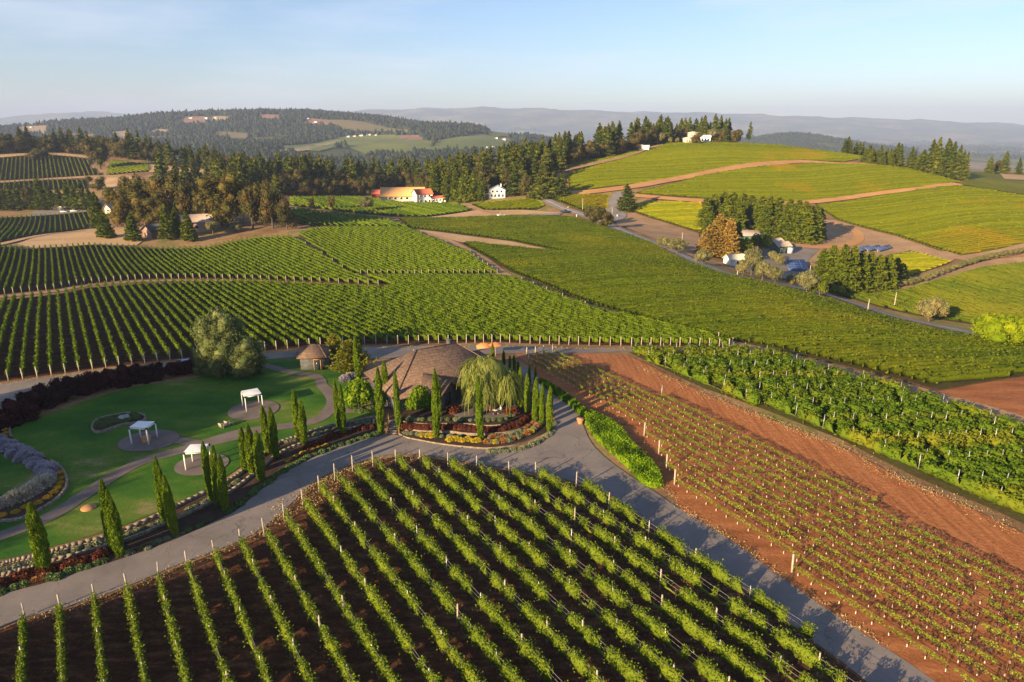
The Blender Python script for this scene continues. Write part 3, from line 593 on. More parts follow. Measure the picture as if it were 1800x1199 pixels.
# blocks up the slope: one mesh per row with its near end post
def block(P, az_, sp, mat, label, group, dens, w, z1, leaf, seg, post='end', seed=1, off=0., z0=.5):
    rng = np.random.default_rng(seed); rows = rows_in(G(P), az_, sp, off, 5.)
    for k, (a, b) in enumerate(rows):
        near = a; V, F = row_leaves(a, b, dens, w(k) if callable(w) else w, z0, z1, leaf, rng, 0, True, seg, .7)
        loc = (near[0], near[1], H1(*near)); o = mk('vine_row', V, [F], mat, None, None, loc)
        tag(o, label.format(ordw(k+1)), 'vine row', group)
        d = (b-a)/np.hypot(*(b-a)); put(post, o, near[0]-d[0]*.5, near[1]-d[1]*.5, loc[2])
    return len(rows)
n1 = block(BB, R(-33.5), lambda o: 2.0 if o < 72 else (2.0-.5*min(1, (o-72)/20) if o < 115 else 1.45), 'vine_mid', 'trimmed green vine row above the gravel track, {} from the left', 'vine rows above the gravel track', 30, lambda k: .60 if k < 40 else (.50 if k < 58 else .42), 1.8, .28, .7, seed=11)
n2 = block(BC, R(-33.5), 2.0, 'vine_mid', 'vine row on the slope below the brown farmhouse, {} from the left', 'vine rows below the farmhouse', 17, .55, 1.8, .34, 1.0, seed=12)
n3 = block(BD, R(-30.5), 1.75, 'vine_mid', 'vine row in the middle block bordered by the diagonal track, {} from the left', 'vine rows in the middle block', 14, .46, 1.7, .34, 1.1, seed=13)
print('rows', n1, n2, n3)
# everything farther off
VV, FF, MI = [], [], []; nv = 0
def mass(P, az_, sp, mi_, dens, w, z1, leaf, seg, seed, off=0., z0=.4):
    global nv
    rng = np.random.default_rng(seed)
    for a, b in rows_in(G(P), az_, sp, off, 4.):
        V, F = row_leaves(a, b, dens, w(k) if callable(w) else w, z0, z1, leaf, rng, 0, True, seg); VV.append(V); FF.append(F+nv); MI.append(np.full(len(F), mi_)); nv += len(V)
mass(BE, R(-106), 1.95, 1, 9, .8, 1.75, .42, 1.3, 21)
mass(BF, R(-33), 3.0, 0, 3, .9, 1.9, .6, 1.6, 22); mass(BG, R(-33), 2.6, 0, 2, .9, 1.8, .6, 2, 23)
mass(BH, R(60), 2.6, 2, 1, .9, 1.8, .7, 2.5, 24); mass(BI, R(60), 2.6, 2, 1, .9, 1.8, .7, 2.5, 25)
for p, s in ((BJ, 26), (BJ2, 27), (BK, 28), (BL, 29)): mass(p, R(-100), 2.3, 2, .9, 1.3, 1.5, .8, 2.2, s)
mass(BM_, R(-100), 2.4, 3, 1.5, 1., 1.6, .6, 2, 30); mass(BN, R(-100), 2.4, 3, 1.5, 1.2, 1.4, .6, 2, 31); mass(BO, R(-20), 2.2, 1, 2.5, .8, 1.8, .55, 1.5, 32)
mass(BS, R(-33), 2.6, 0, 4, .6, 1.9, .5, 1.5, 33)
for p, s in ((BT, 34), (BT2, 35), (BT3, 36)): mass(p, R(-33 if s != 35 else -50), 3.4, 1, 3, 1.15, 2.0, .7, 2.2, s)
vy = mk('vineyard_rows', np.concatenate(VV), [np.concatenate(FF)], ['vine_mid', 'vine_far', 'vine_hill', 'vine_yellow'], np.concatenate(MI)); del VV, FF, MI
tag(vy, 'dense green vine rows covering the farther slopes and the hill', 'vineyard', kind='stuff')

# ---------------------------------------------------------------- plants (prototypes are kept as mesh data and copied)
def proto(fn, *a, **k):
    """mesh data for crown and trunk, made once"""
    parts = fn(*a, **k); out = []
    for name, V, F, mat, sm in parts:
        o = mk(name, V, F, mat, smooth=sm); out.append((name, o.data)); bpy.data.objects.remove(o)
    return out
def cone_trunk(h, r0, r1, n=7, lean=0, rng=None, seg=5):
    V, F = [], []
    for k in range(seg+1):
        t = k/seg; r = r0+(r1-r0)*t; cx = lean*math.sin(t*2.2)*h*.05
        V += [(cx+r*math.cos(2*math.pi*i/n), r*math.sin(2*math.pi*i/n), h*t-.2*(k == 0)) for i in range(n)]
        if k: F += [((k-1)*n+i, (k-1)*n+(i+1) % n, k*n+(i+1) % n, k*n+i) for i in range(n)]
    return np.array(V), np.array(F)
def join(Ls):
    V, F, n = [], [], 0
    for v, f in Ls: V.append(v); F.append(f+n); n += len(v)
    return np.concatenate(V), np.concatenate(F)
def lump(c, r, rng, sq=(1, 1, 1), n1=8, n2=6, amp=.18):
    """rough closed lump"""
    th = np.linspace(0, 2*math.pi, n1, endpoint=False); ph = np.linspace(.12, math.pi-.12, n2)
    P = np.array([(math.sin(p)*math.cos(t), math.sin(p)*math.sin(t), math.cos(p)) for p in ph for t in th])
    P = P*(1+rng.normal(0, amp, (len(P), 1)))*r*np.array(sq)+np.array(c)
    F = [(i*n1+j, (i+1)*n1+j, (i+1)*n1+(j+1) % n1, i*n1+(j+1) % n1) for i in range(n2-1) for j in range(n1)]
    F += [(0, 1, 2, 3), (0, 3, 4, 5), (0, 5, 6, 7)] if n1 == 8 else []
    b = (n2-1)*n1; F += [(b+3, b+2, b+1, b), (b+5, b+4, b+3, b), (b+7, b+6, b+5, b)] if n1 == 8 else []
    return P, np.array(F)
def conifer(mat, h=20., r=4., n=2600, leaf=.75, seed=1, base=.08, shape=.85, droop=.25, dense=False, ragged=.25):
    rng = np.random.default_rng(seed); nb = int(n/16); C, U = [], []
    for k in range(nb):
        t = (k+rng.random())/nb; z = h*(base+(1-base)*t*.98); a = rng.uniform(0, 2*math.pi)
        L = (r*(1-t)**shape+.15)*(1+rng.normal(0, ragged))
        m = max(3, int(16*(L/r)*1.5)+2); s = np.sqrt(rng.uniform(.04, 1, m))*L
        w = rng.normal(0, .12*L+.1, m); zz = z-droop*s+rng.normal(0, .12, m)+.10*s*s/r
        C.append(np.column_stack([np.cos(a)*s-np.sin(a)*w, np.sin(a)*s+np.cos(a)*w, zz]))
        U.append(np.column_stack([np.full(m, math.cos(a)), np.full(m, math.sin(a)), np.full(m, -droop)])+rng.normal(0, .45, (m, 3)))
    C = np.concatenate(C); U = np.concatenate(U); U /= np.linalg.norm(U, axis=1, keepdims=True)
    V, F = leafquads(C, leaf, rng, U, .8)
    core = []
    for k in range(7):
        t = k/7; core.append(lump((0, 0, h*(base+.06+(1-base)*t*.9)), max(.15, r*(1-t)**shape*(.62 if dense else .42)), rng, (1, 1, h/9/max(.3, r*(1-t)**shape)*.95), amp=.15))
    cv, cf = join(core); V, F = join([(cv, cf), (V, F)])
    tv, tf = cone_trunk(h*.8, h*.016+.06, .05)
    return [('trunk', tv, [tf], 'bark', True), ('crown', V, [F], mat, False)]
def broadleaf(mat, h=14., w=11., n=3200, leaf=.55, seed=1, base=.22, lobes=16, core=.72, flat=1.):
    rng = np.random.default_rng(seed); C, U, K, limbs = [], [], [], []
    zc = h*(base+(1-base)*.5); hz = h*(1-base)*.5
    if base < .15: zc -= .07*h; hz *= 1.06
    for k in range(lobes):
        d = rdir(1, rng)[0]; d[2] = rng.uniform(-.85, .95) if base < .15 else abs(d[2])*1.2-.45; q = rng.uniform(.45, .78)
        c = np.array([d[0]*w/2*q, d[1]*w/2*q, zc+d[2]*hz*q*1.1]); r = rng.uniform(.24, .36)*w*.62
        r = min(r, (h-c[2])*1.0+.2) if c[2] > zc else r
        m = int(n/lobes); e = rdir(m, rng); e[:, 2] *= flat; rad = r*(1+rng.normal(0, .13, m))
        p = c+e*rad[:, None]*np.array([1, 1, .85]); C.append(p); K.append(lump(c, r*core, rng, (1, 1, .85)))
        limbs.append(c)
    C = np.concatenate(C); m = C[:, 2] > h*base*.55; C = C[m]
    V, F = leafquads(C, leaf, rng); kv, kf = join(K); V, F = join([(kv, kf), (V, F)])
    mb = MB(); top = h*(base+.22); mb.tube((0, 0, -.2), (0, 0, top), w*.035+.08, w*.022+.05, 8)
    for c in limbs[:9]: mb.tube((0, 0, top*rng.uniform(.7, 1)), tuple(c), w*.014+.04, .04, 5)
    return [('trunk', np.concatenate(mb.V), [np.concatenate(mb.F4), np.concatenate(mb.F3)], 'bark', False), ('crown', V, [F], mat, False)]
def cypress(mat, h=6.5, r=.62, n=4200, leaf=.26, seed=1):
    rng = np.random.default_rng(seed); ph = rng.uniform(0, 9, 6)
    t = rng.uniform(0, 1, n)**.9; a = rng.uniform(0, 2*math.pi, n)
    prof = np.interp(t, [0, .05, .2, .5, .75, .9, 1], [.55, .80, .95, 1, .82, .5, .1])
    rad = r*prof*(1+.10*np.sin(a*3+t*9+ph[0])+.07*np.sin(a*5-t*21+ph[1])+.06*np.sin(t*40+ph[2]+a*2)+rng.normal(0, .05, n))
    C = np.column_stack([rad*np.cos(a), rad*np.sin(a), .15+t*(h-.15)])
    U = np.column_stack([np.cos(a)*.35, np.sin(a)*.35, np.ones(n)])+rng.normal(0, .22, (n, 3)); U /= np.linalg.norm(U, axis=1, keepdims=True)
    V, F = leafquads(C, leaf, rng, U, .5)
    m = 14; nn = 12; P, Q = [], []
    for k in range(m+1):
        tt = k/m; pr = r*.9*np.interp(tt, [0, .05, .2, .5, .75, .9, 1], [.5, .80, .95, 1, .82, .5, .04])
        for i in range(nn):
            aa = 2*math.pi*i/nn; q = pr*(1+.10*math.sin(aa*3+tt*9+ph[0])+.08*math.sin(aa*5-tt*21+ph[1])); P.append((q*math.cos(aa), q*math.sin(aa), .2+tt*(h-.4)))
            if k: Q.append(((k-1)*nn+i, (k-1)*nn+(i+1) % nn, k*nn+(i+1) % nn, k*nn+i))
    V, F = join([(np.array(P), np.array(Q)), (V, F)])
    tv, tf = cone_trunk(h*.5, .12, .06)
    return [('trunk', tv, [tf], 'bark', True), ('crown', V, [F], mat, False)]
def mound(mat, r=.6, n=420, leaf=.14, seed=1, hs=.85, spiky=False, core=.88):
    rng = np.random.default_rng(seed); e = rdir(n, rng); e[:, 2] = np.abs(e[:, 2]); C = e*r*np.array([1, 1, hs])*(1+rng.normal(0, .07, (n, 1)))
    C[:, 2] += .04
    U = e+rng.normal(0, .3, (n, 3)); U /= np.linalg.norm(U, axis=1, keepdims=True)
    V, F = leafquads(C, leaf, rng, U if spiky else None, .28 if spiky else .75)
    k = lump((0, 0, r*.05), r*core, rng, (1, 1, hs), amp=.05); V, F = join([k, (V, F)])
    return [('foliage', V, [F], mat, False)]
def willow(mat, h=9., r=4.6, ns=1700, seed=1, zmin=.6):
    rng = np.random.default_rng(seed); V, F = [], []; n = 0
    cs = [(0, 0, h*.60, r*.75, h*.36), (r*.55, r*.1, h*.42, r*.5, h*.26), (-r*.55, -.2, h*.40, r*.5, h*.26), (.1*r, -r*.5, h*.45, r*.55, h*.27), (0, r*.5, h*.45, r*.5, h*.27), (r*.8, -r*.3, h*.3, r*.3, h*.17)]
    K = [lump((c[0], c[1], c[2]), 1, rng, (c[3]*.78, c[3]*.78, c[4]*.8), amp=.12) for c in cs]
    cs2 = [(c[0]+rng.normal(0, .35)*c[3], c[1]+rng.normal(0, .35)*c[3], c[2]+rng.normal(0, .22)*c[4], c[3]*rng.uniform(.5, .85), c[4]*rng.uniform(.6, 1.)) for c in cs for _ in range(4)]
    for k in range(ns):
        c = cs2[rng.integers(0, len(cs2))]; e = rdir(1, rng)[0]; e[2] = abs(e[2])*.9+.05
        p = np.array([c[0]+e[0]*c[3], c[1]+e[1]*c[3], c[2]+e[2]*c[4]]); o = np.array([e[0], e[1], 0]); o /= np.linalg.norm(o)+1e-6
        L = rng.uniform(1.3, 3.4); seg = 5; w = rng.uniform(.03, .08); side = np.array([-o[1], o[0], 0])*w; row = []
        jit = rng.normal(0, .38, 3)
        for s in range(seg+1):
            t = s/seg; q = p+o*(.55*math.sin(t*1.6))*L*.45+np.array([0, 0, .25*t-1.15*t*t])*L*.72+jit*t
            q[2] = max(q[2], zmin); ww = side*(1-.6*t); row += [q-ww, q+ww]
        V.append(np.array(row)); F.append(np.array([(n+2*s, n+2*s+1, n+2*s+3, n+2*s+2) for s in range(seg)])); n += 2*(seg+1)
    V = np.concatenate(V); F = np.concatenate(F)
    kv, kf = join(K); V, F = join([(kv, kf), (V, F)])
    mb = MB(); mb.tube((0, 0, -.2), (.1, 0, h*.38), .38, .24, 9)
    for c in cs: mb.tube((0, 0, h*.28), c[:3], .16, .06, 6)
    return [('trunk', np.concatenate(mb.V), [np.concatenate(mb.F4), np.concatenate(mb.F3)], 'bark', False), ('crown', V, [F], mat, False)]
PR = {}
def P_(key, fn, *a, **k): PR[key] = (proto(fn, *a, **k), k.get('h', 1.), 0)
for s in range(3):
    P_(f'fir{s}', conifer, 'conifer', h=20., r=4.3, n=3200, leaf=.8, seed=s+1, base=.05, shape=.78, ragged=.25, dense=True)
    P_(f'dense{s}', conifer, 'conifer_green', h=13., r=3.3, n=4200, leaf=.55, seed=s+11, base=.05, shape=.62, droop=.05, dense=True, ragged=.10)
    P_(f'grove{s}', conifer, 'conifer_green', h=20., r=4.2, n=4200, leaf=.8, seed=s+21, base=.03, shape=.5, droop=.3, dense=True, ragged=.2)
    P_(f'oak{s}', broadleaf, 'oak', h=14., w=12., n=3600, leaf=.62, seed=s+31, base=.08, lobes=18)
    P_(f'goldoak{s}', broadleaf, 'oak_gold', h=20., w=14., n=5200, leaf=.62, seed=s+41, lobes=28, base=.05)
    P_(f'bush{s}', broadleaf, 'bush_grey', h=8., w=9., n=3000, leaf=.45, seed=s+51, base=.16, lobes=18)
    P_(f'cyp{s}', cypress, 'cypress', h=6.5, r=.60, seed=s+61)
P_('pinebare', conifer, 'conifer', h=20., r=3.6, n=1500, leaf=.8, seed=77, base=.22, ragged=.4)
P_('redround', broadleaf, 'oak', h=12., w=12.5, n=3000, leaf=.6, seed=78, base=.1, lobes=24)
P_('lime', broadleaf, 'lime', h=3.2, w=4.6, n=3800, leaf=.30, seed=79, base=.16, lobes=26, core=.8)
P_('olive', broadleaf, 'olive', h=11., w=9.5, n=20000, leaf=.26, seed=80, base=.0, lobes=44, core=.74)
P_('cedar', conifer, 'cedar', h=6.2, r=2.9, n=7000, leaf=.30, seed=81, base=.04, shape=.55, droop=-.25, dense=True, ragged=.22)
P_('goldcone', conifer, 'goldtree', h=16., r=4., n=5200, leaf=.6, seed=86, base=.02, shape=.5, droop=-.1, dense=True, ragged=.2)
P_('purple', broadleaf, 'purple', h=2.6, w=3.6, n=2600, leaf=.24, seed=82, base=.0, lobes=16, core=.85)
P_('willow', willow, 'willow', h=8.6, r=4.3, ns=5200, seed=83)
P_('limebush', broadleaf, 'limeb', h=8., w=12., n=6000, leaf=.45, seed=84, base=.16, lobes=26, core=.82)
P_('darkbush', broadleaf, 'conifer_green', h=4., w=5., n=1500, leaf=.4, seed=85, base=.16, lobes=14, core=.8)
for key, m_, k in (('red', 'redshrub', dict(r=.5, n=420, leaf=.12)), ('grey', 'greymound', dict(r=.45, n=420, leaf=.13, hs=.65)), ('green', 'greenmound', dict(r=.45, n=420, leaf=.13, hs=.7)), ('gold', 'goldmound', dict(r=.45, n=420, leaf=.13, hs=.7)),
    ('lav', 'lavender', dict(r=.55, n=700, leaf=.34, hs=.9, spiky=True)), ('plume', 'palegrass', dict(r=.75, n=900, leaf=.55, hs=1., spiky=True, core=.6)), ('orange', 'orangegrass', dict(r=.42, n=420, leaf=.26, hs=.8, spiky=True)),
    ('yellow', 'yellowbed', dict(r=.45, n=420, leaf=.2, hs=.7, spiky=True)), ('darkm', 'greenmound', dict(r=.5, n=420, leaf=.12, hs=.9)), ('gravy', 'roughm', dict(r=.4, n=300, leaf=.15))):
    if m_ == 'roughm': continue
    for s in range(2): P_(f'{key}{s}', mound, m_, seed=s+90, **k)
used = set()
def plant(key, name, x, y, sxy, sz, label, cat, group=None, z=None, rz=None, kind=None):
    z = H1(x, y) if z is None else z; rz = RNG.uniform(0, 6.28) if rz is None else rz
    parts = PR[key][0]
    if len(parts) == 1:
        o = bpy.data.objects.new(name, parts[0][1]); COL.objects.link(o)
    else:
        o = empty(name)
        for nm, me in parts:
            c = bpy.data.objects.new(nm, me); COL.objects.link(c); c.parent = o
    o.location = (x, y, z); o.scale = (sxy, sxy, sz); o.rotation_euler = (RNG.normal(0, .018), RNG.normal(0, .018), rz); return tag(o, label, cat, group, kind)
def crest(u, v):
    p = G([(u, v)])[0]
    while p[1] > 700 and v < 400: v += .5; p = G([(u, v)])[0]
    return p
def tree(key, u, vb, vt, wpx, label, name='tree', cat='tree', group=None, ph=20., pw=8., dz=0):
    """tree whose foot is seen at (u, vb); height and width from the picture"""
    p = crest(u, vb); z = H1(*p); dist = p[1]*CP+(CAMH-z)*SP
    # top height from the ray at vt
    H = (CAMH-p[1]*float(slope(vt)))-z; w = wpx*dist/FPX
    return plant(key, name, p[0], p[1], w/pw, H/ph, label, cat, group, z+dz)
DIM = {'fir': (20., 7.2), 'dense': (13., 6.4), 'grove': (20., 8.), 'oak': (14., 12.5), 'goldoak': (20., 14.5), 'bush': (8., 9.5), 'cyp': (6.5, 1.42)}
def T(kind, u, vb, vt, w, label, name, cat='tree', group=None):
    h_, w_ = DIM[kind]; return tree(f'{kind}{RNG.integers(0, 3)}', u, vb, vt, w, label, name, cat, group, h_, w_)
# cypresses: (u, foot v, top v, width)
CY = [(80,1004,884,30,'cypress alone at the left end of the retaining wall'), (199,965,845,26,'back left cypress of the close trio by the stump table'), (206,972,862,24,'middle cypress of the close trio by the stump table'), (212,979,878,26,'front cypress of the close trio by the stump table'),
 (290,918,804,22,'left cypress of the trio below the path'), (300,930,822,20,'middle cypress of the trio below the path'), (309,940,835,22,'front cypress of the trio below the path'),
 (374,882,776,21,'left cypress of the trio beside the near canopy'), (385,890,784,22,'middle cypress of the trio beside the near canopy'), (397,899,800,22,'right cypress of the trio beside the near canopy'),
 (432,828,752,17,'leftmost cypress of the wall corner group'), (444,834,746,19,'bright middle cypress of the wall corner group'), (460,846,758,20,'shaded right cypress of the wall corner group'),
 (472,798,711,15,'slim left cypress of the pair behind the wall corner'), (486,806,714,17,'right cypress of the pair behind the wall corner'), (525,772,686,14,'lit left cypress of the pair above the dark bed'), (535,782,705,16,'shaded right cypress of the pair above the dark bed'),
 (595,752,669,11,'slim back cypress left of the lime shrub'), (604,766,677,14,'front cypress left of the lime shrub'), (631,670,591,14,'tall cypress in front of the golden cedar'), (670,762,645,17,'cypress left of the garden steps'), (681,710,634,15,'cypress behind the steps against the shingled roof'),
 (702,760,653,13,'cypress right of the garden steps'), (767,772,650,15,'front cypress left of the terrace middle'), (773,742,662,12,'darker cypress just behind the terrace middle one'), (845,776,662,15,'tall cypress in front of the weeping willow'),
 (915,724,646,12,'first cypress of the curved row right of the willow'), (927,735,658,13,'second cypress of the curved row right of the willow'), (940,745,664,14,'third cypress of the curved row right of the willow'), (952,750,675,11,'fourth cypress of the curved row right of the willow'), (965,760,680,14,'last cypress of the curved row, nearest the driveway'),
 (866,640,602,7,'small cypress by the orange canvas'), (886,642,616,7,'small cypress right of the orange canvas'), (896,648,625,6,'small pale cypress behind the willow top'), (904,660,622,7,'dark small cypress behind the curved row'), (911,664,634,7,'second dark small cypress behind the curved row'), (931,680,640,6,'narrow dark cypress near the hedge start'), (940,684,645,6,'narrow shaded cypress beside the hedge start')]
for u, vb, vt, w, lab in CY: T('cyp', u, vb, vt, w*(.74 if 'trio' in lab else .9), ('narrow green ' + lab) if len(lab.split()) < 12 else lab, 'cypress', 'cypress', 'columnar cypresses in the garden')
# farmhouse trees
for u, vb, vt, w, kd, lab in ((175,404,337,26,'dense','tall narrow conifer behind the conical one at the left of the knoll'), (187,419,372,30,'dense','dense conical conifer at the left end of the dry knoll'), (168,402,360,18,'goldoak','small orange tree left of the conical conifers'),
    (235,424,375,27,'dense','conical green conifer on the knoll left of the brown house'), (295,421,360,28,'dense','tall dense conifer just right of the brown house'), (313,416,364,24,'dense','ragged conifer between two dense ones right of the house'), (334,424,371,27,'dense','rightmost bright conical conifer right of the brown house'), (375,412,388,30,'bush','grey green shrub at the right end of the farmhouse yard')):
    T(kd, u, vb, vt, w, lab, 'conifer' if kd == 'dense' else ('shrub' if kd == 'bush' else 'tree'), 'tree')
for u, vb, vt, w, kd, lab in ((240,386,304,56,'oak','dark oak behind the left golden oak of the farmhouse'),(320,384,296,60,'oak','dark oak behind the middle of the farmhouse clump'),(372,386,298,56,'goldoak','olive oak behind the tallest golden oak'),(428,388,304,52,'oak','dark oak behind the right farmhouse oaks'),(462,394,314,46,'oak','dark oak behind the brown leafed farmhouse oak'),(222,400,318,56,'goldoak','orange brown oak at the left of the farmhouse clump'), (256,396,304,66,'goldoak','large orange brown oak behind the brown house'), (300,392,298,66,'oak','dark brown oak in the middle of the farmhouse clump'), (340,392,306,60,'oak','dark oak right of the middle in the farmhouse clump'), (280,398,338,46,'goldoak','low golden oak in front of the farmhouse clump'), (362,394,330,36,'oak','slim dark oak beside the big golden oak'),
    (402,399,293,84,'goldoak','tallest golden oak at the right of the farmhouse'), (445,402,318,44,'oak','dark oak right of the tallest golden oak'), (480,402,318,48,'oak','brown leafed oak at the edge of the middle block'), (505,404,345,36,'oak','small brown oak at the right end of the farmhouse trees'), (290,345,270,38,'fir','tall grey fir standing above the farmhouse clump'), (547,366,345,12,'oak','small lone tree at the dark vine block edge'), (583,368,340,16,'oak','thin lone tree right of the small one on the dark block'), (645,372,345,30,'bush','round green tree in the vines below the white winery'),
    (70,282,260,36,'oak','lone oak in the upper left vines'), (177,297,240,42,'oak','big lone oak on the right of the upper left vines'), (171,336,308,30,'oak','grey oak below the upper left vines'), (415,408,392,22,'bush','low grey bush under the tallest oak')):
    T(kd, u, vb, vt, w, lab, 'tree', 'tree')
for k, (u, vt, w, kd) in enumerate(((-22,322,28,'fir'),(4,330,26,'oak'),(22,322,26,'fir'),(38,318,24,'fir'),(52,322,24,'oak'),(66,330,22,'fir'),(78,314,26,'dense'),(92,326,24,'fir'),(106,330,24,'fir'),(122,318,18,'grove'),(134,324,18,'dense'),(148,318,22,'fir'),(160,328,18,'fir'))):
    T(kd, u, 369, vt, w, f'{ordw(k+1)} tree from the left in the dark row above the car park', 'tree', 'tree', 'trees in the row above the car park')
# forest belts
KN = {'fir': ('fir', 'dark fir'), 'oak': ('oak_tree', 'brown leafed oak'), 'grove': ('conifer', 'green conifer'), 'dense': ('conifer', 'dense conifer'), 'goldoak': ('oak_tree', 'golden oak'), 'bush': ('leafy_tree', 'grey green tree')}
def belt(front, rows, dx, dr, kinds, hts, where, seed, jit=.35):
    rng = np.random.default_rng(seed); F_ = G(smooth_line(front, step=5)) if not isinstance(front, np.ndarray) else front; r = np.hypot(*F_.T); rm = np.median(r[r < 900]); F_ = F_*(np.minimum(r, rm*1.12)/r)[:, None]
    if 'wood along' in where or 'wood on the hill' in where:
        a_ = np.arctan2(F_[:, 0], F_[:, 1]); r = np.hypot(*F_.T); F_ = F_*(np.maximum(r, np.where(a_ > .20, 668, 0))/r)[:, None]
    C = densify(F_, dx, False); n = 0
    for k in range(rows):
        for i_, p in enumerate(C):
            r = np.hypot(*p); q = p*(1+(k*dr)/r)+rng.normal(0, jit, 2)*dx*np.array([1, .8])
            kd = kinds(rng, k); h_, w_ = DIM[kd]; H = rng.uniform(*hts)*(1.15 if kd == 'fir' else .8); w = H*(.38 if kd == 'fir' else (.5 if kd in ('grove', 'dense') else .9))*rng.uniform(.85, 1.2)
            nm, ds = KN[kd]; lb = f'{ds} {where}, {ordw(i_+1)} from left' + (f' in {ordw(k+1)} rank' if rows > 1 else '')
            plant(f'{kd}{rng.integers(0, 3)}', nm, float(q[0]), float(q[1]), w/w_, H/h_, lb, 'tree', 'trees ' + where); n += 1
    return n
N = 0
N += belt([(500,345),(560,344),(640,343),(660,338),(740,336),(760,345)], 1, 11, 12, lambda r, k: 'oak' if r.random() < .8 else 'fir', (14, 20), 'fronting the wood behind the winery', 40)
N += belt([(400,345),(500,342),(560,341),(640,340),(740,334),(800,340),(880,335),(950,330)], 5, 11.5, 15, lambda r, k: 'fir' if r.random() < (.55 if k < 2 else .85) else 'oak', (17, 25), 'in the wood behind the winery', 41)
N += belt([(955,306),(1010,288),(1070,275),(1120,262),(1172,250),(1220,248),(1265,248)], 1, 10, 12, lambda r, k: 'oak' if r.random() < .85 else 'bush', (13, 17), 'fronting the wood on the hill', 42)
N += belt([(900,315),(955,304),(1010,286),(1070,273),(1120,260),(1172,249),(1220,248),(1270,248)], 3, 11, 14, lambda r, k: 'fir' if r.random() < .8 else 'oak', (15, 22), 'in the wood along the crest', 43)
N += belt([(-60,270),(0,268),(60,266),(120,268),(180,275),(240,280),(290,285)], 2, 14, 18, lambda r, k: 'oak' if r.random() < .7 else 'fir', (19, 26), 'above the upper left vines', 44)
N += belt([(290,290),(340,296),(370,300),(420,310)], 2, 13, 20, lambda r, k: 'oak' if r.random() < .5 else 'fir', (14, 22), 'left of the tall firs', 45)
N += belt([(330,345),(380,342),(420,345)], 3, 13, 18, lambda r, k: 'fir' if r.random() < .6 else 'oak', (15, 22), 'in the wood above the farmhouse', 46)
for k, (u, vb, vt, w) in enumerate(((765,352,288,22),(785,354,300,18),(802,355,296,20),(818,356,290,26),(833,355,298,20),(846,354,304,16),(775,350,280,22))):
    T('grove' if k % 2 else 'dense', u, vb, vt, w, f'tall green conifer right of the white winery, {ordw(k+1)} in its clump', 'conifer', 'tree', 'green conifers right of the winery')
for u, vb, vt, w, kd, lab in ((905,345,285,26,'fir','tall dark fir right of the pale blue house'),(925,348,305,26,'oak','round oak left of the dark fir clump by the road'),(950,350,296,34,'fir','wide dark fir at the left of the roadside clump'),(972,349,298,30,'fir','dark fir in the middle of the roadside clump'),(988,347,302,26,'fir','dark fir at the right of the roadside clump'),
    (1102,370,322,30,'fir','lone broad fir beside the curved asphalt turn'),(1316,251,212,11,'pinebare','thin lone fir on the bare crest of the hill'),(1293,250,224,24,'redround','round russet tree on the hill crest'),(1223,254,232,20,'goldoak','round yellow green tree in front of the hilltop house'),(1160,254,232,18,'bush','small bright tree left of the hilltop house'),(1178,253,240,9,'bush','tiny shrub left of the hilltop house'),
    (1190,253,241,8,'bush','second tiny shrub left of the hilltop house'),(1268,250,224,14,'oak','dark round tree just left of the russet tree')):
    if kd in ('pinebare', 'redround'): tree(kd, u, vb, vt, w, lab, 'tree', 'tree', None, *((20., 7.) if kd == 'pinebare' else (12., 13.)))
    else: T(kd, u, vb, vt, w, lab, 'tree')
# conifer grove on the right
k = 0
for u, vb, vt, w in ((1240,402,347,24),(1252,398,340,26),(1268,394,336,26),(1285,393,337,26),(1302,394,339,26),(1318,397,342,26),(1334,402,344,26),(1350,408,344,26),(1366,414,346,28),(1382,420,348,28),(1398,424,350,28),(1412,427,353,28),(1426,425,358,26),(1436,420,365,20),(1275,404,345,24),(1296,406,350,22),(1345,414,352,24),(1245,412,372,20)):
    k += 1; T('grove', u, vb, vt, w*1.3, f'dark green conifer in the tall screen above the green sheds, {ordw(k)} in the screen', 'conifer', 'tree', 'tall conifer screen above the sheds')
k = 0
for u, vb, vt, w in ((1440,505,436,30),(1455,510,430,32),(1472,515,428,32),(1490,516,430,30),(1508,514,440,30),(1524,512,442,30),(1540,512,446,30),(1556,508,444,28),(1570,500,452,26),(1582,494,462,22),(1448,498,440,26)):
    k += 1; T('grove', u, vb, vt, w*1.2, f'ragged conifer in the clump beside the solar panels, {ordw(k)} in the clump', 'conifer', 'tree', 'conifer clump beside the solar panels')
k = 0
for u, vb, vt, w in ((1620,303,262,20),(1632,306,244,22),(1644,309,240,22),(1656,311,242,22),(1668,314,248,22),(1680,316,254,20),(1692,317,266,16),(1638,304,252,20),(1662,308,246,22)):
    k += 1; T('fir', u, vb, vt, w, f'tall dark fir in the clump on the right hillside, {ordw(k)} in the clump', 'fir', 'tree', 'fir clump on the right hillside')
N += belt([(1490,271),(1520,272),(1545,272),(1570,273),(1610,276)], 1, 13, 14, lambda r, k: 'fir', (9, 13), 'poking over the right ridge', 47)
N += belt([(1535,290),(1570,292),(1615,300)], 2, 8, 8, lambda r, k: 'grove' if r.random() < .7 else 'fir', (10, 15), 'in the low screen on the right ridge', 48)
N += belt(np.array([(385.,600.),(420,590),(465,580),(510,570)]), 2, 14, 18, lambda r, k: 'fir' if r.random() < .8 else 'oak', (12, 18), 'at the right edge of the hill', 49)
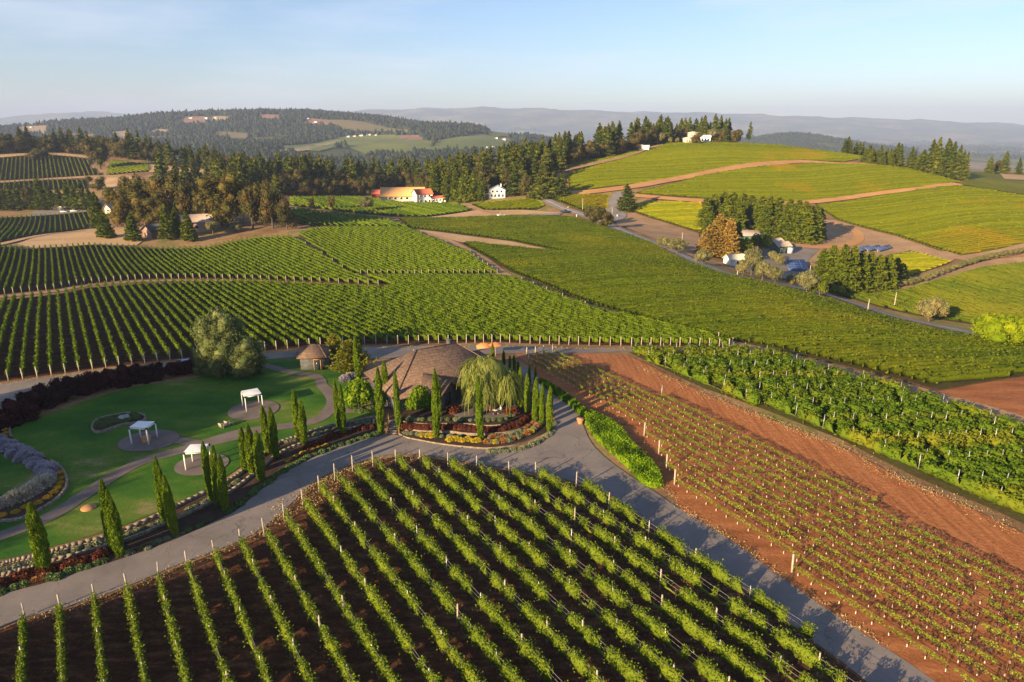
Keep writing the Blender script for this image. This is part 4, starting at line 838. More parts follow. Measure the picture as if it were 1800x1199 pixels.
for u, vb, vt, w, kd, lab in ((1262,452,376,44,'goldcone','tall orange brown tree below the conifer screen'),(1244,450,394,38,'goldcone','tan tree left of the tall orange brown one'),(1280,457,383,34,'goldcone','golden tree right of the tall orange brown one'),(1292,448,385,26,'fir','dark fir left of the tan roofed house'),(1305,455,415,30,'darkb','dark leafy tree below the tan roofed house'),(1335,446,408,36,'darkb','dark shrubby tree between the tan house and green sheds'),
    (1190,447,418,40,'bush','grey green bush beside the country road'),(1165,440,415,30,'bush','pale bush beside the road upper end'),(1050,396,362,34,'oak','dark green bush at the road junction'),(1066,402,372,28,'oak','second green bush at the road junction'),(1035,384,362,20,'oak','smaller green bush left of the road junction'),
    (1235,468,436,34,'bush','grey bush left of the white cottage'),(1320,486,434,38,'bush','tall pale willow right of the white cottage'),(1340,494,458,44,'bush','broad yellowish bush along the road verge'),(1362,500,468,30,'bush','round yellowish bush along the road verge'),(1305,488,456,26,'bush','leafy bush in front of the white cottage'),(1358,460,440,20,'bush','small tree in front of the green sheds'),(1368,468,446,22,'bush','round olive tree by the parking area'),
    (1418,516,474,42,'bush','pinkish bare looking tree left of the conifer clump'),(1390,504,480,22,'bush','small lime tree beside the pinkish one'),(1440,522,490,36,'darkb','dark bush under the conifer clump'),(1470,521,500,26,'darkb','second dark bush under the conifer clump'),
    (1632,567,520,52,'bush','round yellowish tree in the lower right field'),(1445,470,452,20,'bush','small green tree left of the conifer clump')):
    if kd == 'goldcone': tree('goldcone', u, vb, vt, w, lab, 'tree', 'tree', None, 16., 8.)
    elif kd == 'darkb': tree('darkbush', u, vb, vt, w, lab, 'bush', 'bush', None, 4., 5.2)
    else: T(kd, u, vb, vt, w, lab, 'tree' if kd != 'bush' else 'bush', 'tree' if kd != 'bush' else 'bush')
tree('limebush', 1755, 612, 555, 96, 'big bright lime bush at the right edge below the road', 'bush', 'bush', None, 8., 12.5)
tree('limebush', 1800, 618, 560, 60, 'second lime bush cut by the right edge', 'bush', 'bush', None, 8., 12.5)
# shrub line beside the lower right track
for k, p in enumerate(densify(G(smooth_line([(1575,506),(1620,496),(1680,474),(1730,458),(1780,448),(1830,440)])), 3.4, False)):
    plant(f'bush{k % 3}', 'hedge_shrub', p[0], p[1], .44, .34, f'{ordw(k+1)} shrub from the left in the green line along the sandy track', 'shrub', 'shrubs lining the sandy track')
# trees standing left of the view, whose shade falls on the lawn
for k, (x, y, H) in enumerate(((-129,-10,27),(-126,-4,28),(-125,2,29),(-123,8,28),(-121,13,30),(-119,19,28),(-117,25,29),(-115,31,30),(-113,37,28),(-111,43,29),(-111,50,27),(-113,58,26),(-135,-2,30),(-132,10,31),(-129,21,30),(-125,33,31),(-122,45,30))):
    plant(f'goldoak{k % 3}', 'oak_tree', x, y, 1.35, (H+6)/20, f'tall oak standing west of the lawn, {ordw(k+1)} of its row', 'tree', 'oaks west of the lawn')
# garden shrubs and trees
tree('olive', 394, 657, 534, 84, 'large olive grey weeping tree between the lawn and the gravel track', 'tree', 'tree', None, 11., 9.8)
tree('olive', 436, 659, 586, 70, 'lower olive grey tree at the right foot of the large one', 'tree', 'tree', None, 11., 9.8)
tree('olive', 366, 659, 598, 46, 'lower olive grey tree at the left foot of the large one', 'tree', 'tree', None, 11., 9.8)
tree('willow', 860, 722, 617, 122, 'weeping willow on the terrace beside the shingled building', 'willow', 'tree', None, 8.9, 9.6)
tree('cedar', 588, 634, 588, 30, 'smaller golden cedar left of the big one behind the shed', 'cedar', 'tree', None, 6.2, 6.)
tree('cedar', 620, 656, 598, 60, 'broad golden cedar left of the shingled roof', 'cedar', 'tree', None, 6.2, 6.)
tree('lime', 632, 718, 668, 56, 'round lime green shrub in the round bed', 'shrub', 'shrub', None, 3.2, 4.8)
tree('lime', 738, 728, 682, 46, 'lime green shrub between the two terrace cypresses', 'shrub', 'shrub', None, 3.2, 4.8)
tree('lime', 716, 724, 690, 34, 'darker lime shrub left of the front door', 'shrub', 'shrub', None, 3.2, 4.8)
tree('lime', 795, 700, 668, 30, 'small lime shrub beside the willow', 'shrub', 'shrub', None, 3.2, 4.8)
for k, (u, v, w, t) in enumerate(((8,752,60,34),(-30,760,70,40),(40,738,60,38),(58,722,54,38),(85,712,52,36),(112,702,52,36),(136,694,50,36),(160,690,46,34),(182,684,44,32),(208,680,48,34),(230,672,46,32),(252,670,44,30),(276,666,40,26),(308,660,40,27),(338,656,44,29),(355,652,34,24))):
    tree('purple', u, v, v-t, w, f'{ordw(k+1)} purple leafed shrub from the left behind the lawn', 'shrub', 'shrub', 'purple shrubs behind the lawn', 2.7, 3.9)

# ---------------------------------------------------------------- garden beds, walls, hedge
def wall(P, h, w, label, px=True, z0=0., name='stone_wall', mat='stone', cat='garden wall', seed=5):
    rng = np.random.default_rng(seed); C = densify(smooth_line(G(P, z0) if px else P, step=4), .55, False); m = len(C)
    d = np.gradient(C, axis=0); d /= np.linalg.norm(d, axis=1, keepdims=True)+1e-9; n_ = np.stack([-d[:, 1], d[:, 0]], 1); g = hgt(C[:, 0], C[:, 1])+z0
    V, F = [], []
    for i_ in range(m-1):                                  # one course of rough blocks on another
        for lv in range(2):
            a = C[i_]+(C[i_+1]-C[i_])*(.03+.3*lv*(i_ > 0)); b = C[i_]+(C[i_+1]-C[i_])*(.97+.3*lv*(i_ < m-2)); zz = g[i_]+lv*h*.5; hh = h*.5*rng.uniform(.85, 1.08)-.01
            wo_ = w*.5*rng.uniform(.8, 1.1)*(1-.12*lv); wi = w*.5*rng.uniform(.8, 1.1)*(1-.12*lv); n = len(V); nn = n_[i_]
            for q, zq in ((0, zz-.08*(lv == 0)), (1, zz+hh)):
                for c, s in ((a, -1), (b, -1), (b, 1), (a, 1)):
                    V.append((c[0]+nn[0]*(wo_ if s > 0 else -wi)*(1-.06*q), c[1]+nn[1]*(wo_ if s > 0 else -wi)*(1-.06*q), zq+rng.normal(0, .012)))
            F += [(n, n+3, n+2, n+1), (n+4, n+5, n+6, n+7), (n, n+1, n+5, n+4), (n+1, n+2, n+6, n+5), (n+2, n+3, n+7, n+6), (n+3, n, n+4, n+7)]
    return tag(mk(name, np.array(V), [np.array(F)], mat), label, cat)
def terrace(P, z0, z1, name='terrace'):
    """raised bed: level top, stone sides"""
    B = densify(smooth_line(G(P, z1), True, 4), .8); n = len(B); pts = [Vector(p) for p in B]
    v, e, f, *_ = geometry.delaunay_2d_cdt(pts, [(i, (i+1) % n) for i in range(n)], [], 1, 1e-4)
    T3 = np.array([t for t in f if len(t) == 3]); xy = np.array([(p.x, p.y) for p in v]); A_, B_, C_ = (xy[T3[:, k]] for k in range(3))
    fl = ((B_[:, 0]-A_[:, 0])*(C_[:, 1]-A_[:, 1])-(B_[:, 1]-A_[:, 1])*(C_[:, 0]-A_[:, 0])) < 0; T3[fl] = T3[fl][:, ::-1]; k = len(xy)
    V = np.concatenate([np.column_stack([xy, np.full(k, z1)]), np.column_stack([B, np.full(n, z0-.1)]), np.column_stack([B, np.full(n, z1-.001)])])
    Q = np.array([(k+i, k+(i+1) % n, k+n+(i+1) % n, k+n+i) for i in range(n)])
    if np.sum(B[:, 0]*np.roll(B[:, 1], -1)-np.roll(B[:, 0], -1)*B[:, 1]) < 0: Q = Q[:, ::-1]
    return tag(mk(name, V, [T3, Q], ['mulch', 'stone'], np.repeat([0, 1], [len(T3), len(Q)])), kind='structure')
W1a = [(-60,1010),(0,996),(28,988),(63,980),(88,973),(123,963),(172,950),(218,935),(273,911),(320,888)]
W1b = [(320,888),(360,868),(403,847),(427,830),(460,803),(493,780),(522,770),(550,760),(592,748),(630,741),(660,735)]
W2a = [(-60,1030),(0,1015),(38,1004),(67,997),(88,989),(142,975),(190,962),(240,945),(290,923),(330,905)]
W2b = [(330,905),(370,886),(407,865),(440,840),(470,815),(495,797),(530,781),(580,765),(617,755),(660,746)]
sheet('planting_bed', smooth_line(W1a, step=3).tolist()+smooth_line(W1b[1:], step=3).tolist()+[(672,764),(625,776),(575,794),(525,816),(487,839),(450,869),(412,900),(375,918),(315,945),(250,970),(190,990),(125,1010),(62,1030),(0,1045),(-60,1058)], 'mulch', .07, 2.)
wall(W1a, .42, .42, 'pale stone wall edging the lawn, left stretch'); wall(W1b, .42, .42, 'stone wall edging the lawn, stretch toward the garden steps', seed=6)
wall(W2a, .38, .4, 'low stone wall in the planted strip, left stretch', seed=7); wall(W2b, .38, .4, 'low stone wall in the planted strip, right stretch', seed=8)
terrace([(700,752),(710,765),(740,772),(779,779),(823,784),(858,786),(901,781),(936,767),(957,756),(966,735),(955,705),(925,680),(890,670),(800,690),(720,720)], 0, .35)
terrace([(704,745),(730,754),(760,756),(791,756),(822,760),(866,760),(898,756),(922,748),(938,738),(945,715),(925,690),(890,680),(800,695),(720,722)], .3, .75)
terrace([(704,735),(725,741),(758,743),(790,742),(822,743),(858,746),(892,742),(919,730),(928,712),(915,692),(880,685),(800,695),(720,715)], .7, 1.1)
sheet('patio', G([(778,712),(800,730),(850,736),(895,732),(912,715),(900,698),(860,690),(800,690)], 1.15), 'gravel', 0, 1.5, px=False, z=1.13)
def line_plants(keys, P, sp, name, label, group, z=0., s=(.85, 1.2), seed=1, px=True, cat='shrub', rnd=.12):
    rng = np.random.default_rng(seed); C = densify(smooth_line(G(P, z) if px else P, step=4), sp, False)
    for k, p in enumerate(C):
        q = p+rng.normal(0, rnd, 2); f = rng.uniform(*s); key = keys[rng.integers(0, len(keys))]
        plant(f'{key}{rng.integers(0, 2)}', name, q[0], q[1], f, f*rng.uniform(.85, 1.15), label.format(ordw(k+1)), cat, group, H1(*q)+z)
line_plants(['grey'], [(0,1007),(60,989),(100,977),(172,958),(230,940),(290,914)], 1.0, 'mound_shrub', 'grey green mound between the two left walls, {} from the left', 'grey mounds between the left walls', seed=1)
line_plants(['red'], [(0,1030),(62,1010),(130,994),(180,978)], 2.0, 'red_shrub', 'dark red shrub by the driveway left end, {} from the left', 'dark red shrubs at the left of the driveway', s=(1.2, 1.6), seed=2)
line_plants(['orange', 'green'], [(0,1040),(60,1025),(120,1008),(185,988)], 1.0, 'edge_shrub', 'tan and green tuft on the left driveway edge, {} from the left', 'tufts on the left driveway edge', s=(.8, 1.3), seed=3)
line_plants(['green', 'grey'], [(225,975),(270,958),(320,938),(370,915)], 1.5, 'mound_shrub', 'small mound spaced along the driveway edge, {} from the left', 'spaced mounds along the driveway', s=(.6, .9), seed=4)
line_plants(['grey'], [(335,895),(380,872),(420,845)], 1.0, 'mound_shrub', 'grey mound behind the middle cypress trios, {} from the left', 'grey mounds behind the trios', seed=5)
line_plants(['green'], [(400,902),(440,872),(470,849),(510,822),(555,800),(600,783),(640,771),(665,763)], .72, 'mound_shrub', 'green mound in the dense driveway border, {} from the left', 'dense green mounds along the driveway', s=(.9, 1.25), seed=6)
line_plants(['gold'], [(505,812),(540,794),(575,783)], .9, 'gold_mound', 'small yellowish mound above the green border, {} from the left', 'yellowish mounds above the border', s=(.55, .8), seed=7)
line_plants(['red'], [(545,788),(585,768),(600,765),(650,752)], 2.2, 'red_shrub', 'dark red shrub in the bed left of the steps, {} from the left', 'dark red shrubs left of the steps', s=(1.1, 1.5), seed=8)
line_plants(['grey'], [(505,778),(540,768),(590,755),(640,744),(662,740)], .9, 'mound_shrub', 'grey green mound left of the steps, {} from the left', 'grey mounds left of the steps', s=(.8, 1.2), seed=9)
line_plants(['red'], [(710,750),(730,752),(760,752),(800,752),(835,755),(868,756),(900,750),(920,741),(932,730)], 1.5, 'red_shrub', 'round dark red shrub on the second terrace, {} from the left', 'round dark red shrubs on the terrace', .75, (.95, 1.2), 10, rnd=.08)
line_plants(['grey'], [(712,762),(745,765),(790,768),(860,770),(905,764),(935,752),(950,742)], .8, 'mound_shrub', 'grey green mound on the lowest terrace, {} from the left', 'grey mounds on the lowest terrace', .35, (.7, 1.), 11)
line_plants(['yellow'], [(740,765),(758,768)], .5, 'yellow_shrub', 'yellow flowering tuft at the left terrace end, {} from the left', 'yellow tufts at the left terrace end', .35, (.8, 1.1), 12)
line_plants(['yellow'], [(788,772),(815,774),(840,776)], .45, 'yellow_shrub', 'bright yellow tuft before the willow cypress, {} from the left', 'bright yellow tufts on the terrace', .35, (.8, 1.2), 13)
line_plants(['orange', 'orange', 'yellow', 'grey'], [(855,777),(880,777),(905,772),(928,762),(945,750)], .5, 'grass_tuft', 'orange grass tuft on the lowest terrace, {} from the left', 'orange grass tufts on the terrace', .35, (.8, 1.2), 14)
line_plants(['orange', 'orange', 'grey'], [(862,770),(890,768),(915,758),(940,744)], .6, 'grass_tuft', 'orange grass tuft in the upper terrace line, {} from the left', 'orange grass tufts in the upper line', .35, (.8, 1.2), 24)
line_plants(['grey'], [(862,794),(890,795),(920,788),(948,776),(968,762),(972,745)], .62, 'mound_shrub', 'grey mound at the driveway foot of the terraces, {} from the left', 'grey mounds at the terrace foot', 0, (.85, 1.15), 15)
line_plants(['grey', 'green'], [(715,736),(745,738),(800,738),(835,739),(880,738),(905,728)], 1.1, 'mound_shrub', 'low green mound on the top terrace, {} from the left', 'low mounds on the top terrace', 1.1, (.7, 1.), 16)
line_plants(['red'], [(795,722),(800,722)], 2., 'red_shrub', 'dark red shrub below the willow left side, {}', None, 1.1, (1.6, 1.8), 17); line_plants(['red'], [(896,726),(899,726)], 2., 'red_shrub', 'rust red shrub beside the seated people, {}', None, 1.1, (1.6, 1.8), 18)
line_plants(['green', 'darkm'], [(612,716),(630,724),(650,722),(662,712)], .9, 'mound_shrub', 'low shrub around the round lime bed, {} from the left', 'low shrubs round the lime bed', 0, (.9, 1.2), 19)
line_plants(['lav'], [(606,670),(612,666),(620,664)], .9, 'silver_plant', 'spiky silver plant behind the lime shrub, {} from the left', 'spiky silver plants', 0, (1.1, 1.5), 20)
# island bed on the lawn
ISL = [(163,757),(165,746),(180,737),(220,729),(250,731),(256,739),(240,746),(215,749),(190,758),(172,762)]
sheet('planting_bed', smooth_line(ISL, True, 3), 'mulch', .12, 1.); wall(np.concatenate([smooth_line(G(ISL), True, 3), smooth_line(G(ISL), True, 3)[:1]]), .4, .3, 'pale stone border round the island bed on the lawn', px=False, seed=9)
line_plants(['darkm'], [(172,752),(185,747),(200,744),(222,742),(238,737)], 1.0, 'dark_shrub', 'dark green shrub in the island bed front, {} from the left', 'dark shrubs in the island bed', s=(1., 1.4), seed=21)
line_plants(['darkm'], [(178,744),(200,737),(240,733)], 1.3, 'dark_shrub', 'dark green shrub in the island bed back, {} from the left', 'dark shrubs in the island bed', s=(1., 1.4), seed=22)
p = GP(219, 740); b = MB(); P0, F0 = lump((p.x, p.y, p.z+.45), .75, np.random.default_rng(3), (1.2, .8, .7), amp=.08); tag(mk('boulder', P0, [F0[:40]], 'boulder', smooth=True), 'grey boulder among shrubs in the island bed', 'boulder')
# lavender bed
OUT = [(0,918),(40,913),(73,897),(103,877),(117,858),(117,840),(105,822),(90,812)]; INN = [(-40,775),(0,790),(37,808),(60,822),(72,834)]
sheet('planting_bed', [(-60,925)]+OUT+[(70,800),(37,783),(15,765),(18,745),(0,745),(-60,770),(-60,790),(0,797),(37,812),(62,826),(72,838),(66,850),(40,866),(0,882),(-60,890)], 'mulch', .1, 1.5)
wall([(-60,922)]+OUT, .35, .35, 'curved pale stone border of the lavender bed', seed=10); wall([(18,745),(17,758),(20,770)], .3, .3, 'short stone border by the purple shrubs', seed=12)
line_plants(['lav'], [(-40,768),(0,781),(37,797),(68,815),(82,828),(84,842)], .62, 'lavender_plant', 'lavender plant in the curved bed, {} from the left', 'lavender plants in the curved bed', s=(1.1, 1.5), seed=23, cat='plant', rnd=.3)
line_plants(['lav'], [(0,788),(37,804),(62,820),(76,832)], .7, 'lavender_plant', 'lavender plant in the lower line of the curved bed, {} from the left', 'lower line of lavender plants', s=(1.1, 1.4), seed=25, cat='plant', rnd=.3)
line_plants(['plume'], [(-30,900),(0,892),(37,878),(64,862),(80,850)], 1.2, 'plume_grass', 'pale plumed grass clump in the curved bed, {} from the left', 'pale plumed grasses', s=(1., 1.3), seed=26, cat='grass clump')
for k, (u, v) in enumerate(((93,819),(101,826),(106,833),(109,842),(107,851),(102,859),(95,867),(84,876),(68,886),(46,893),(28,902),(4,908),(7,752),(9,757),(10,763),(11,769),(14,775),(17,780))):
    p = GP(u, v); plant(f'gold{k % 2}', 'gold_mound', p.x, p.y, 1.05 if k < 12 else .8, 1., f'golden rounded mound in the curved bed, {ordw(k+1)} of its line', 'shrub', 'golden mounds in the curved bed')
# hedge beside the driveway
def hedge(name, P, h, mat, label, dens, leaf, seed):
    W_ = G(smooth_line(P, True, 4)); rng = np.random.default_rng(seed); B = densify(W_, .5); lo, hi = B.min(0), B.max(0)
    n = int((hi-lo).prod()*dens); q = rng.uniform(lo, hi, (n, 2)); q = q[inside(W_, q)]
    top = h*(.82+.16*np.sin(q[:, 0]*1.9+1)*np.sin(q[:, 1]*1.6)+rng.normal(0, .07, len(q)))
    C = np.column_stack([q, hgt(q[:, 0], q[:, 1])+top]); k = rng.integers(0, len(B), int(len(B)*.5*dens*h*.9)); e = B[k]+rng.normal(0, .12, (len(k), 2))
    C = np.concatenate([C, np.column_stack([e, hgt(e[:, 0], e[:, 1])+rng.uniform(.05, h*.9, len(k))])])
    V, F = leafquads(C, leaf, rng); n = len(B); c = B.mean(0); pts = [Vector(p) for p in B]
    v, e_, f, *_ = geometry.delaunay_2d_cdt(pts, [(i, (i+1) % n) for i in range(n)], [], 1, 1e-4); T3 = np.array([t for t in f if len(t) == 3]); xy = np.array([(p.x, p.y) for p in v]); m = len(xy); g = hgt(xy[:, 0], xy[:, 1]); gb = hgt(B[:, 0], B[:, 1])
    VV = np.concatenate([np.column_stack([xy, g+h*.72]), np.column_stack([B, gb-.05]), np.column_stack([B, gb+h*.72])]); Q = np.array([(m+i, m+(i+1) % n, m+n+(i+1) % n, m+n+i) for i in range(n)])
    return tag(mk(name, np.concatenate([V, VV]), [np.concatenate([F, Q+len(V)]), T3+len(V)], mat), label, 'hedge')
hedge('hedge', [(1030,731),(1032,750),(1045,770),(1062,787),(1100,820),(1120,842),(1138,856),(1162,855),(1150,825),(1130,805),(1112,787),(1090,760),(1055,736)], 1.0, 'hedge', 'broad bright green hedge widening beside the driveway', 75, .22, 31)
hedge('hedge', [(948,672),(960,684),(980,699),(1000,713),(1018,730),(1028,733),(1026,722),(1005,704),(985,690),(965,677)], .8, 'hedge', 'narrow dark end of the hedge behind the curved cypress row', 75, .2, 32)
# dry grass along the field edges
M['straw'] = leafy('straw_tufts', (.30, .20, .09), (.52, .38, .20), (.20, .20, .05), .5, (.5, .7), trans=.1, objvar=0)
rng = np.random.default_rng(61); C = []
def tufts(P, w, n, px=True, h=.22):
    L = densify(G(smooth_line(P, step=4)), .3, False); k = rng.integers(0, len(L), n); q = L[k]+rng.normal(0, w, (n, 2)); q = q[np.sin(q[:, 0]*1.3+2)*np.sin(q[:, 1]*1.1)+rng.normal(0, .5, len(q)) > -.1]
    C.append(np.column_stack([q, hgt(q[:, 0], q[:, 1])+rng.uniform(.05, h, len(q))]))
tufts([(0,1110),(50,1091),(107,1077),(175,1055),(237,1032),(312,1000),(375,977),(447,945),(500,903),(550,856),(590,834),(625,821),(662,811),(700,806),(750,808),(850,825)], .45, 3800)
tufts([(500,912),(560,862),(610,836),(660,822)], 1.4, 2600); tufts([(1000,852),(1065,874),(1117,907),(1200,972),(1275,1015),(1350,1072),(1412,1122),(1475,1167)], .35, 1600)
tufts([(1140,812),(1165,850),(1200,895),(1275,940),(1350,995),(1450,1065),(1550,1132)], .3, 1500); tufts([(1060,745),(1100,785),(1140,825)], 1.2, 900)
tufts([(1120,648),(1195,676),(1237,695),(1347,738),(1475,789),(1600,853),(1687,888),(1800,944)], .7, 5200, h=.4)
tufts([(0,677),(100,664),(200,651),(340,636),(480,623),(600,613),(750,611),(900,611),(1100,616)], .5, 3500, h=.3); tufts([(1000,630),(960,640),(990,670),(1060,720),(1110,770)], .9, 1200)
C = np.concatenate(C); V, F = leafquads(C, .17, rng, None, .45); tag(mk('dry_grass', V, [F], 'straw'), 'dry straw coloured grass along the field edges', 'grass', kind='stuff')
rng = np.random.default_rng(62); W_ = G(BA[:-4]+[(1300,1330),(-100,1330)]); lo, hi = W_.min(0), W_.max(0); q = rng.uniform(lo, hi, (60000, 2)); q = q[inside(W_, q)]
q = q[(np.sin(q[:, 0]*.9+np.sin(q[:, 1]*.7)*1.5)*np.sin(q[:, 1]*.8+q[:, 0]*.3) > .15) & (rng.random(len(q)) < np.clip((q[:, 0]+35)/55, .12, 1))]
V, F = leafquads(np.column_stack([q, hgt(q[:, 0], q[:, 1])+rng.uniform(.03, .13, len(q))]), .13, rng, None, .6); M['litter'] = leafy('dry_weeds', (.16, .085, .04), (.34, .22, .11), (.10, .12, .03), .4, (.5, .7), trans=.1, objvar=0)
tag(mk('dry_weeds', V, [F], 'litter'), 'dry weeds and leaf litter between the near vine rows', 'weeds', kind='stuff')
# ---------------------------------------------------------------- buildings
def house(name, label, c, rz, L, Wd, hw, hr, wallm, roofm, kind='gable', over=.5, wins=(), door=None, chimney=None, z=None, cat='house', group=None, windows_mat='glass', hip=None):
    z = H1(*c) if z is None else z; root = empty(name, (c[0], c[1], z), rz); tag(root, label, cat, group)
    x, y = L/2, Wd/2; b = MB()
    if kind == 'gable': b.add([(-x,-y,-.6),(x,-y,-.6),(x,y,-.6),(-x,y,-.6),(-x,-y,hw),(x,-y,hw),(x,y,hw),(-x,y,hw),(-x,0,hw+hr),(x,0,hw+hr)], [(0,1,5,4),(2,3,7,6)], []); b.F3.append(np.array([(4,7,8),(7,4,0),(7,0,3),(5,9,6),(5,6,2),(5,2,1)]))
    else: b.box((0, 0, hw/2-.3), (L, Wd, hw+.6))
    F = [];
    wl = b.build('wall', wallm, root)
    X, Yy = x+over, y+over; run = (hip if hip is not None else Yy) if kind == 'hip' else 0; ze = hw-over*hr/max(y, .1)*(.6 if kind == 'gable' else .3); zt = hw+hr
    T0 = [(-X,-Yy,ze),(X,-Yy,ze),(X,Yy,ze),(-X,Yy,ze),(-X+run,0,zt),(X-run,0,zt)]; th = .22
    V = T0+[(p[0], p[1], p[2]+th) for p in T0]
    t4 = [(6,7,11,10),(8,9,10,11),(1,0,4,5),(3,2,5,4),(0,1,7,6),(2,3,9,8)]
    t3 = [(9,6,10),(7,8,11),(0,3,4),(2,1,5)]; t4 += [(1,2,8,7),(3,0,6,9)] if kind == 'hip' else []
    if kind == 'gable': t3 = []; t4 += [(0,4,10,6),(4,3,9,10),(1,7,11,5),(5,11,8,2)]
    r = MB().add(V, t4, t3); rf = r.build('roof', roofm, root)
    if kind == 'hip':
        rb = MB(); 
        for a, q in ((6,10),(7,11),(8,11),(9,10),(10,11)): rb.tube(V[a], V[q], .09, n=5)
        rb.build('ridge_cap', 'shake' if roofm == 'shake' else 'tanroof', root)
    sides = {'f': ((0, -y), 0), 'b': ((0, y), math.pi), 'r': ((x, 0), math.pi/2), 'l': ((-x, 0), -math.pi/2)}
    for (s, p, zc, w, h) in wins:
        (sx, sy), a = sides[s]; ca, sa = math.cos(a), math.sin(a); o = MB().box((0, 0, 0), (w+.2, .08, h+.2)).build('window', 'white', root); o.location = (sx+ca*p, sy+sa*p, zc); o.rotation_euler = (0, 0, a)
        g = MB().box((0, -.05, 0), (w, .03, h)).build('pane', windows_mat, o)
    if door:
        s, p, w, h, dm = door; (sx, sy), a = sides[s]; o = MB().box((0, 0, 0), (w, .1, h)).build('door', dm, root); o.location = (sx+math.cos(a)*p, sy+math.sin(a)*p, h/2); o.rotation_euler = (0, 0, a)
    if chimney: MB().box((chimney[0], chimney[1], zt+chimney[2]/2-1), (.8, .8, chimney[2]+1)).box((chimney[0], chimney[1], zt+chimney[2]-.45), (1., 1., .15)).build('chimney', chimney[3], rf)
    return root
M['shake'] = ground('cedar_shake_roof', [(.3, (.115, .078, .058)), (.7, (.20, .135, .10))], 1.2, 5, .4, bstr=.9, bdist=.06)
def _courses(mat, sc):
    n = M[mat].node_tree; p = next(x for x in n.nodes if x.type == 'BSDF_PRINCIPLED'); col = p.inputs['Base Color'].links[0].from_socket
    tc = n.nodes.new('ShaderNodeTexCoord'); w = n.nodes.new('ShaderNodeTexWave'); w.bands_direction = 'Z'; w.wave_profile = 'SAW'; w.inputs['Scale'].default_value = sc; w.inputs['Distortion'].default_value = .8; w.inputs['Detail Scale'].default_value = 4
    n.links.new(tc.outputs['Object'], w.inputs[0]); r = _ramp(n, w.outputs['Fac'], [(0, (.62,)*3), (.25, (1.05,)*3), (1, (1.1,)*3)]); n.links.new(_mix(n, 1., col, r, 'MULTIPLY'), p.inputs['Base Color'])
    v = n.nodes.new('ShaderNodeTexVoronoi'); v.inputs['Scale'].default_value = 3.2; n.links.new(tc.outputs['Object'], v.inputs[0]); c2 = p.inputs['Base Color'].links[0].from_socket
    n.links.new(_mix(n, .55, c2, _mix(n, 1., c2, _ramp(n, v.outputs['Color'], [(0, (.6,)*3), (1, (1.35,)*3)]), 'MULTIPLY')), p.inputs['Base Color'])
_courses('shake', 1.1)
E31 = R(31)
def loc_at(u, v, z=0): return crest(u, v) if 240 < v < 262 and u > 1100 else G([(u, v)], z)[0]
hs = house('tasting_house', 'low building with a huge brown shingled hip roof behind the cypresses', (-11.6, 100.7), E31, 18.2, 11.4, 2.9, 4.4, 'greywall', 'shake', 'hip', .7, [('f', -6, 1.6, 1.6, 1.5), ('f', -2, 1.6, 1.6, 1.5), ('f', 6.5, 1.6, 2.2, 1.6), ('l', 2, 1.6, 1.6, 1.3), ('l', -2.5, 1.6, 1.6, 1.3)], ('f', 2.2, 1.8, 2.2, 'woodbrown'), cat='building')
rf_ = next(o for o in hs.children if o.name.startswith('roof')); MB().box((3.2, 2.4, 6.6), (.7, .7, 1.6)).box((3.2, 2.4, 7.45), (.9, .9, .12)).build('chimney', 'greywall', rf_); MB().tube((-3, 2.2, 5.6), (-3, 2.2, 6.9), .09).build('vent_pipe', 'steel', rf_)
g = MB(); g.add([(-1.9,-2.6,0),(1.9,-2.6,0),(1.9,3,0),(-1.9,3,0),(-1.9,-2.6,2.3),(1.9,-2.6,2.3),(1.9,3,2.3),(-1.9,3,2.3),(0,-2.6,3.6),(0,3,3.6)], [(0,1,5,4),(1,2,6,5),(2,3,7,6),(3,0,4,7)], [(4,5,8),(6,7,9)]); po = g.build('porch', 'greywall', hs); po.location = (-3.2, -5.6, .9); po.rotation_euler = (0, 0, R(22))
g = MB().add([(-2.5,-3.4,2.05),(0,-3.4,3.85),(2.5,-3.4,2.05),(-2.5,3.8,2.05),(0,3.8,3.85),(2.5,3.8,2.05),(-2.5,-3.4,2.3),(0,-3.4,4.1),(2.5,-3.4,2.3),(-2.5,3.8,2.3),(0,3.8,4.1),(2.5,3.8,2.3)], [(6,7,10,9),(7,8,11,10),(0,3,4,1),(1,4,5,2),(0,1,7,6),(1,2,8,7),(0,6,9,3),(2,5,11,8)]); g.build('porch_roof', 'shake', po)
MB().box((0, -2.63, 1.05), (1.3, .06, 2.1)).build('doorway', 'glass', po)
wg = MB().box((0, 0, 1.5), (6, 6, 3)).build('wing', 'greywall', hs); wg.location = (7.6, 2.6, 0); wg.scale = (.8, .8, .9)
g = MB().add([(-4.6,-3.7,2.8),(4.6,-3.7,2.8),(4.6,3.7,2.8),(-4.6,3.7,2.8),(-4.6,0,5.3),(1.2,0,5.3)], [(0,1,5,4),(2,3,4,5),(3,2,1,0)], [(1,2,5),(0,4,3)]).build('wing_roof', 'shake', wg)
c = (np.array(loc_at(527, 651))+np.array(loc_at(567, 651)))/2
sh = house('garden_shed', 'small dark stone shed with a brown hip roof on the lawn edge', (c[0]+.25, c[1]+2.2), R(3), 4.2, 4.4, 2.4, 1.45, 'greywall', 'shake', 'hip', .45, [], ('f', .8, 1.0, 1.9, 'glass'), cat='shed', hip=1.75)
MB().box((.8-.57, -2.24, .98), (.12, .1, 2.0)).box((.8+.57, -2.24, .98), (.12, .1, 2.0)).box((.8, -2.24, 2.02), (1.3, .1, .12)).build('door_frame', 'woodbrown', sh)
b = MB(); b.tube((0, 0, 0), (0, 0, .9), .38, .42, 12); p = GP(523, 625); tag(b.build('stone_urn', 'stone', None, None), 'small pale urn left of the stone shed', 'urn').location = p
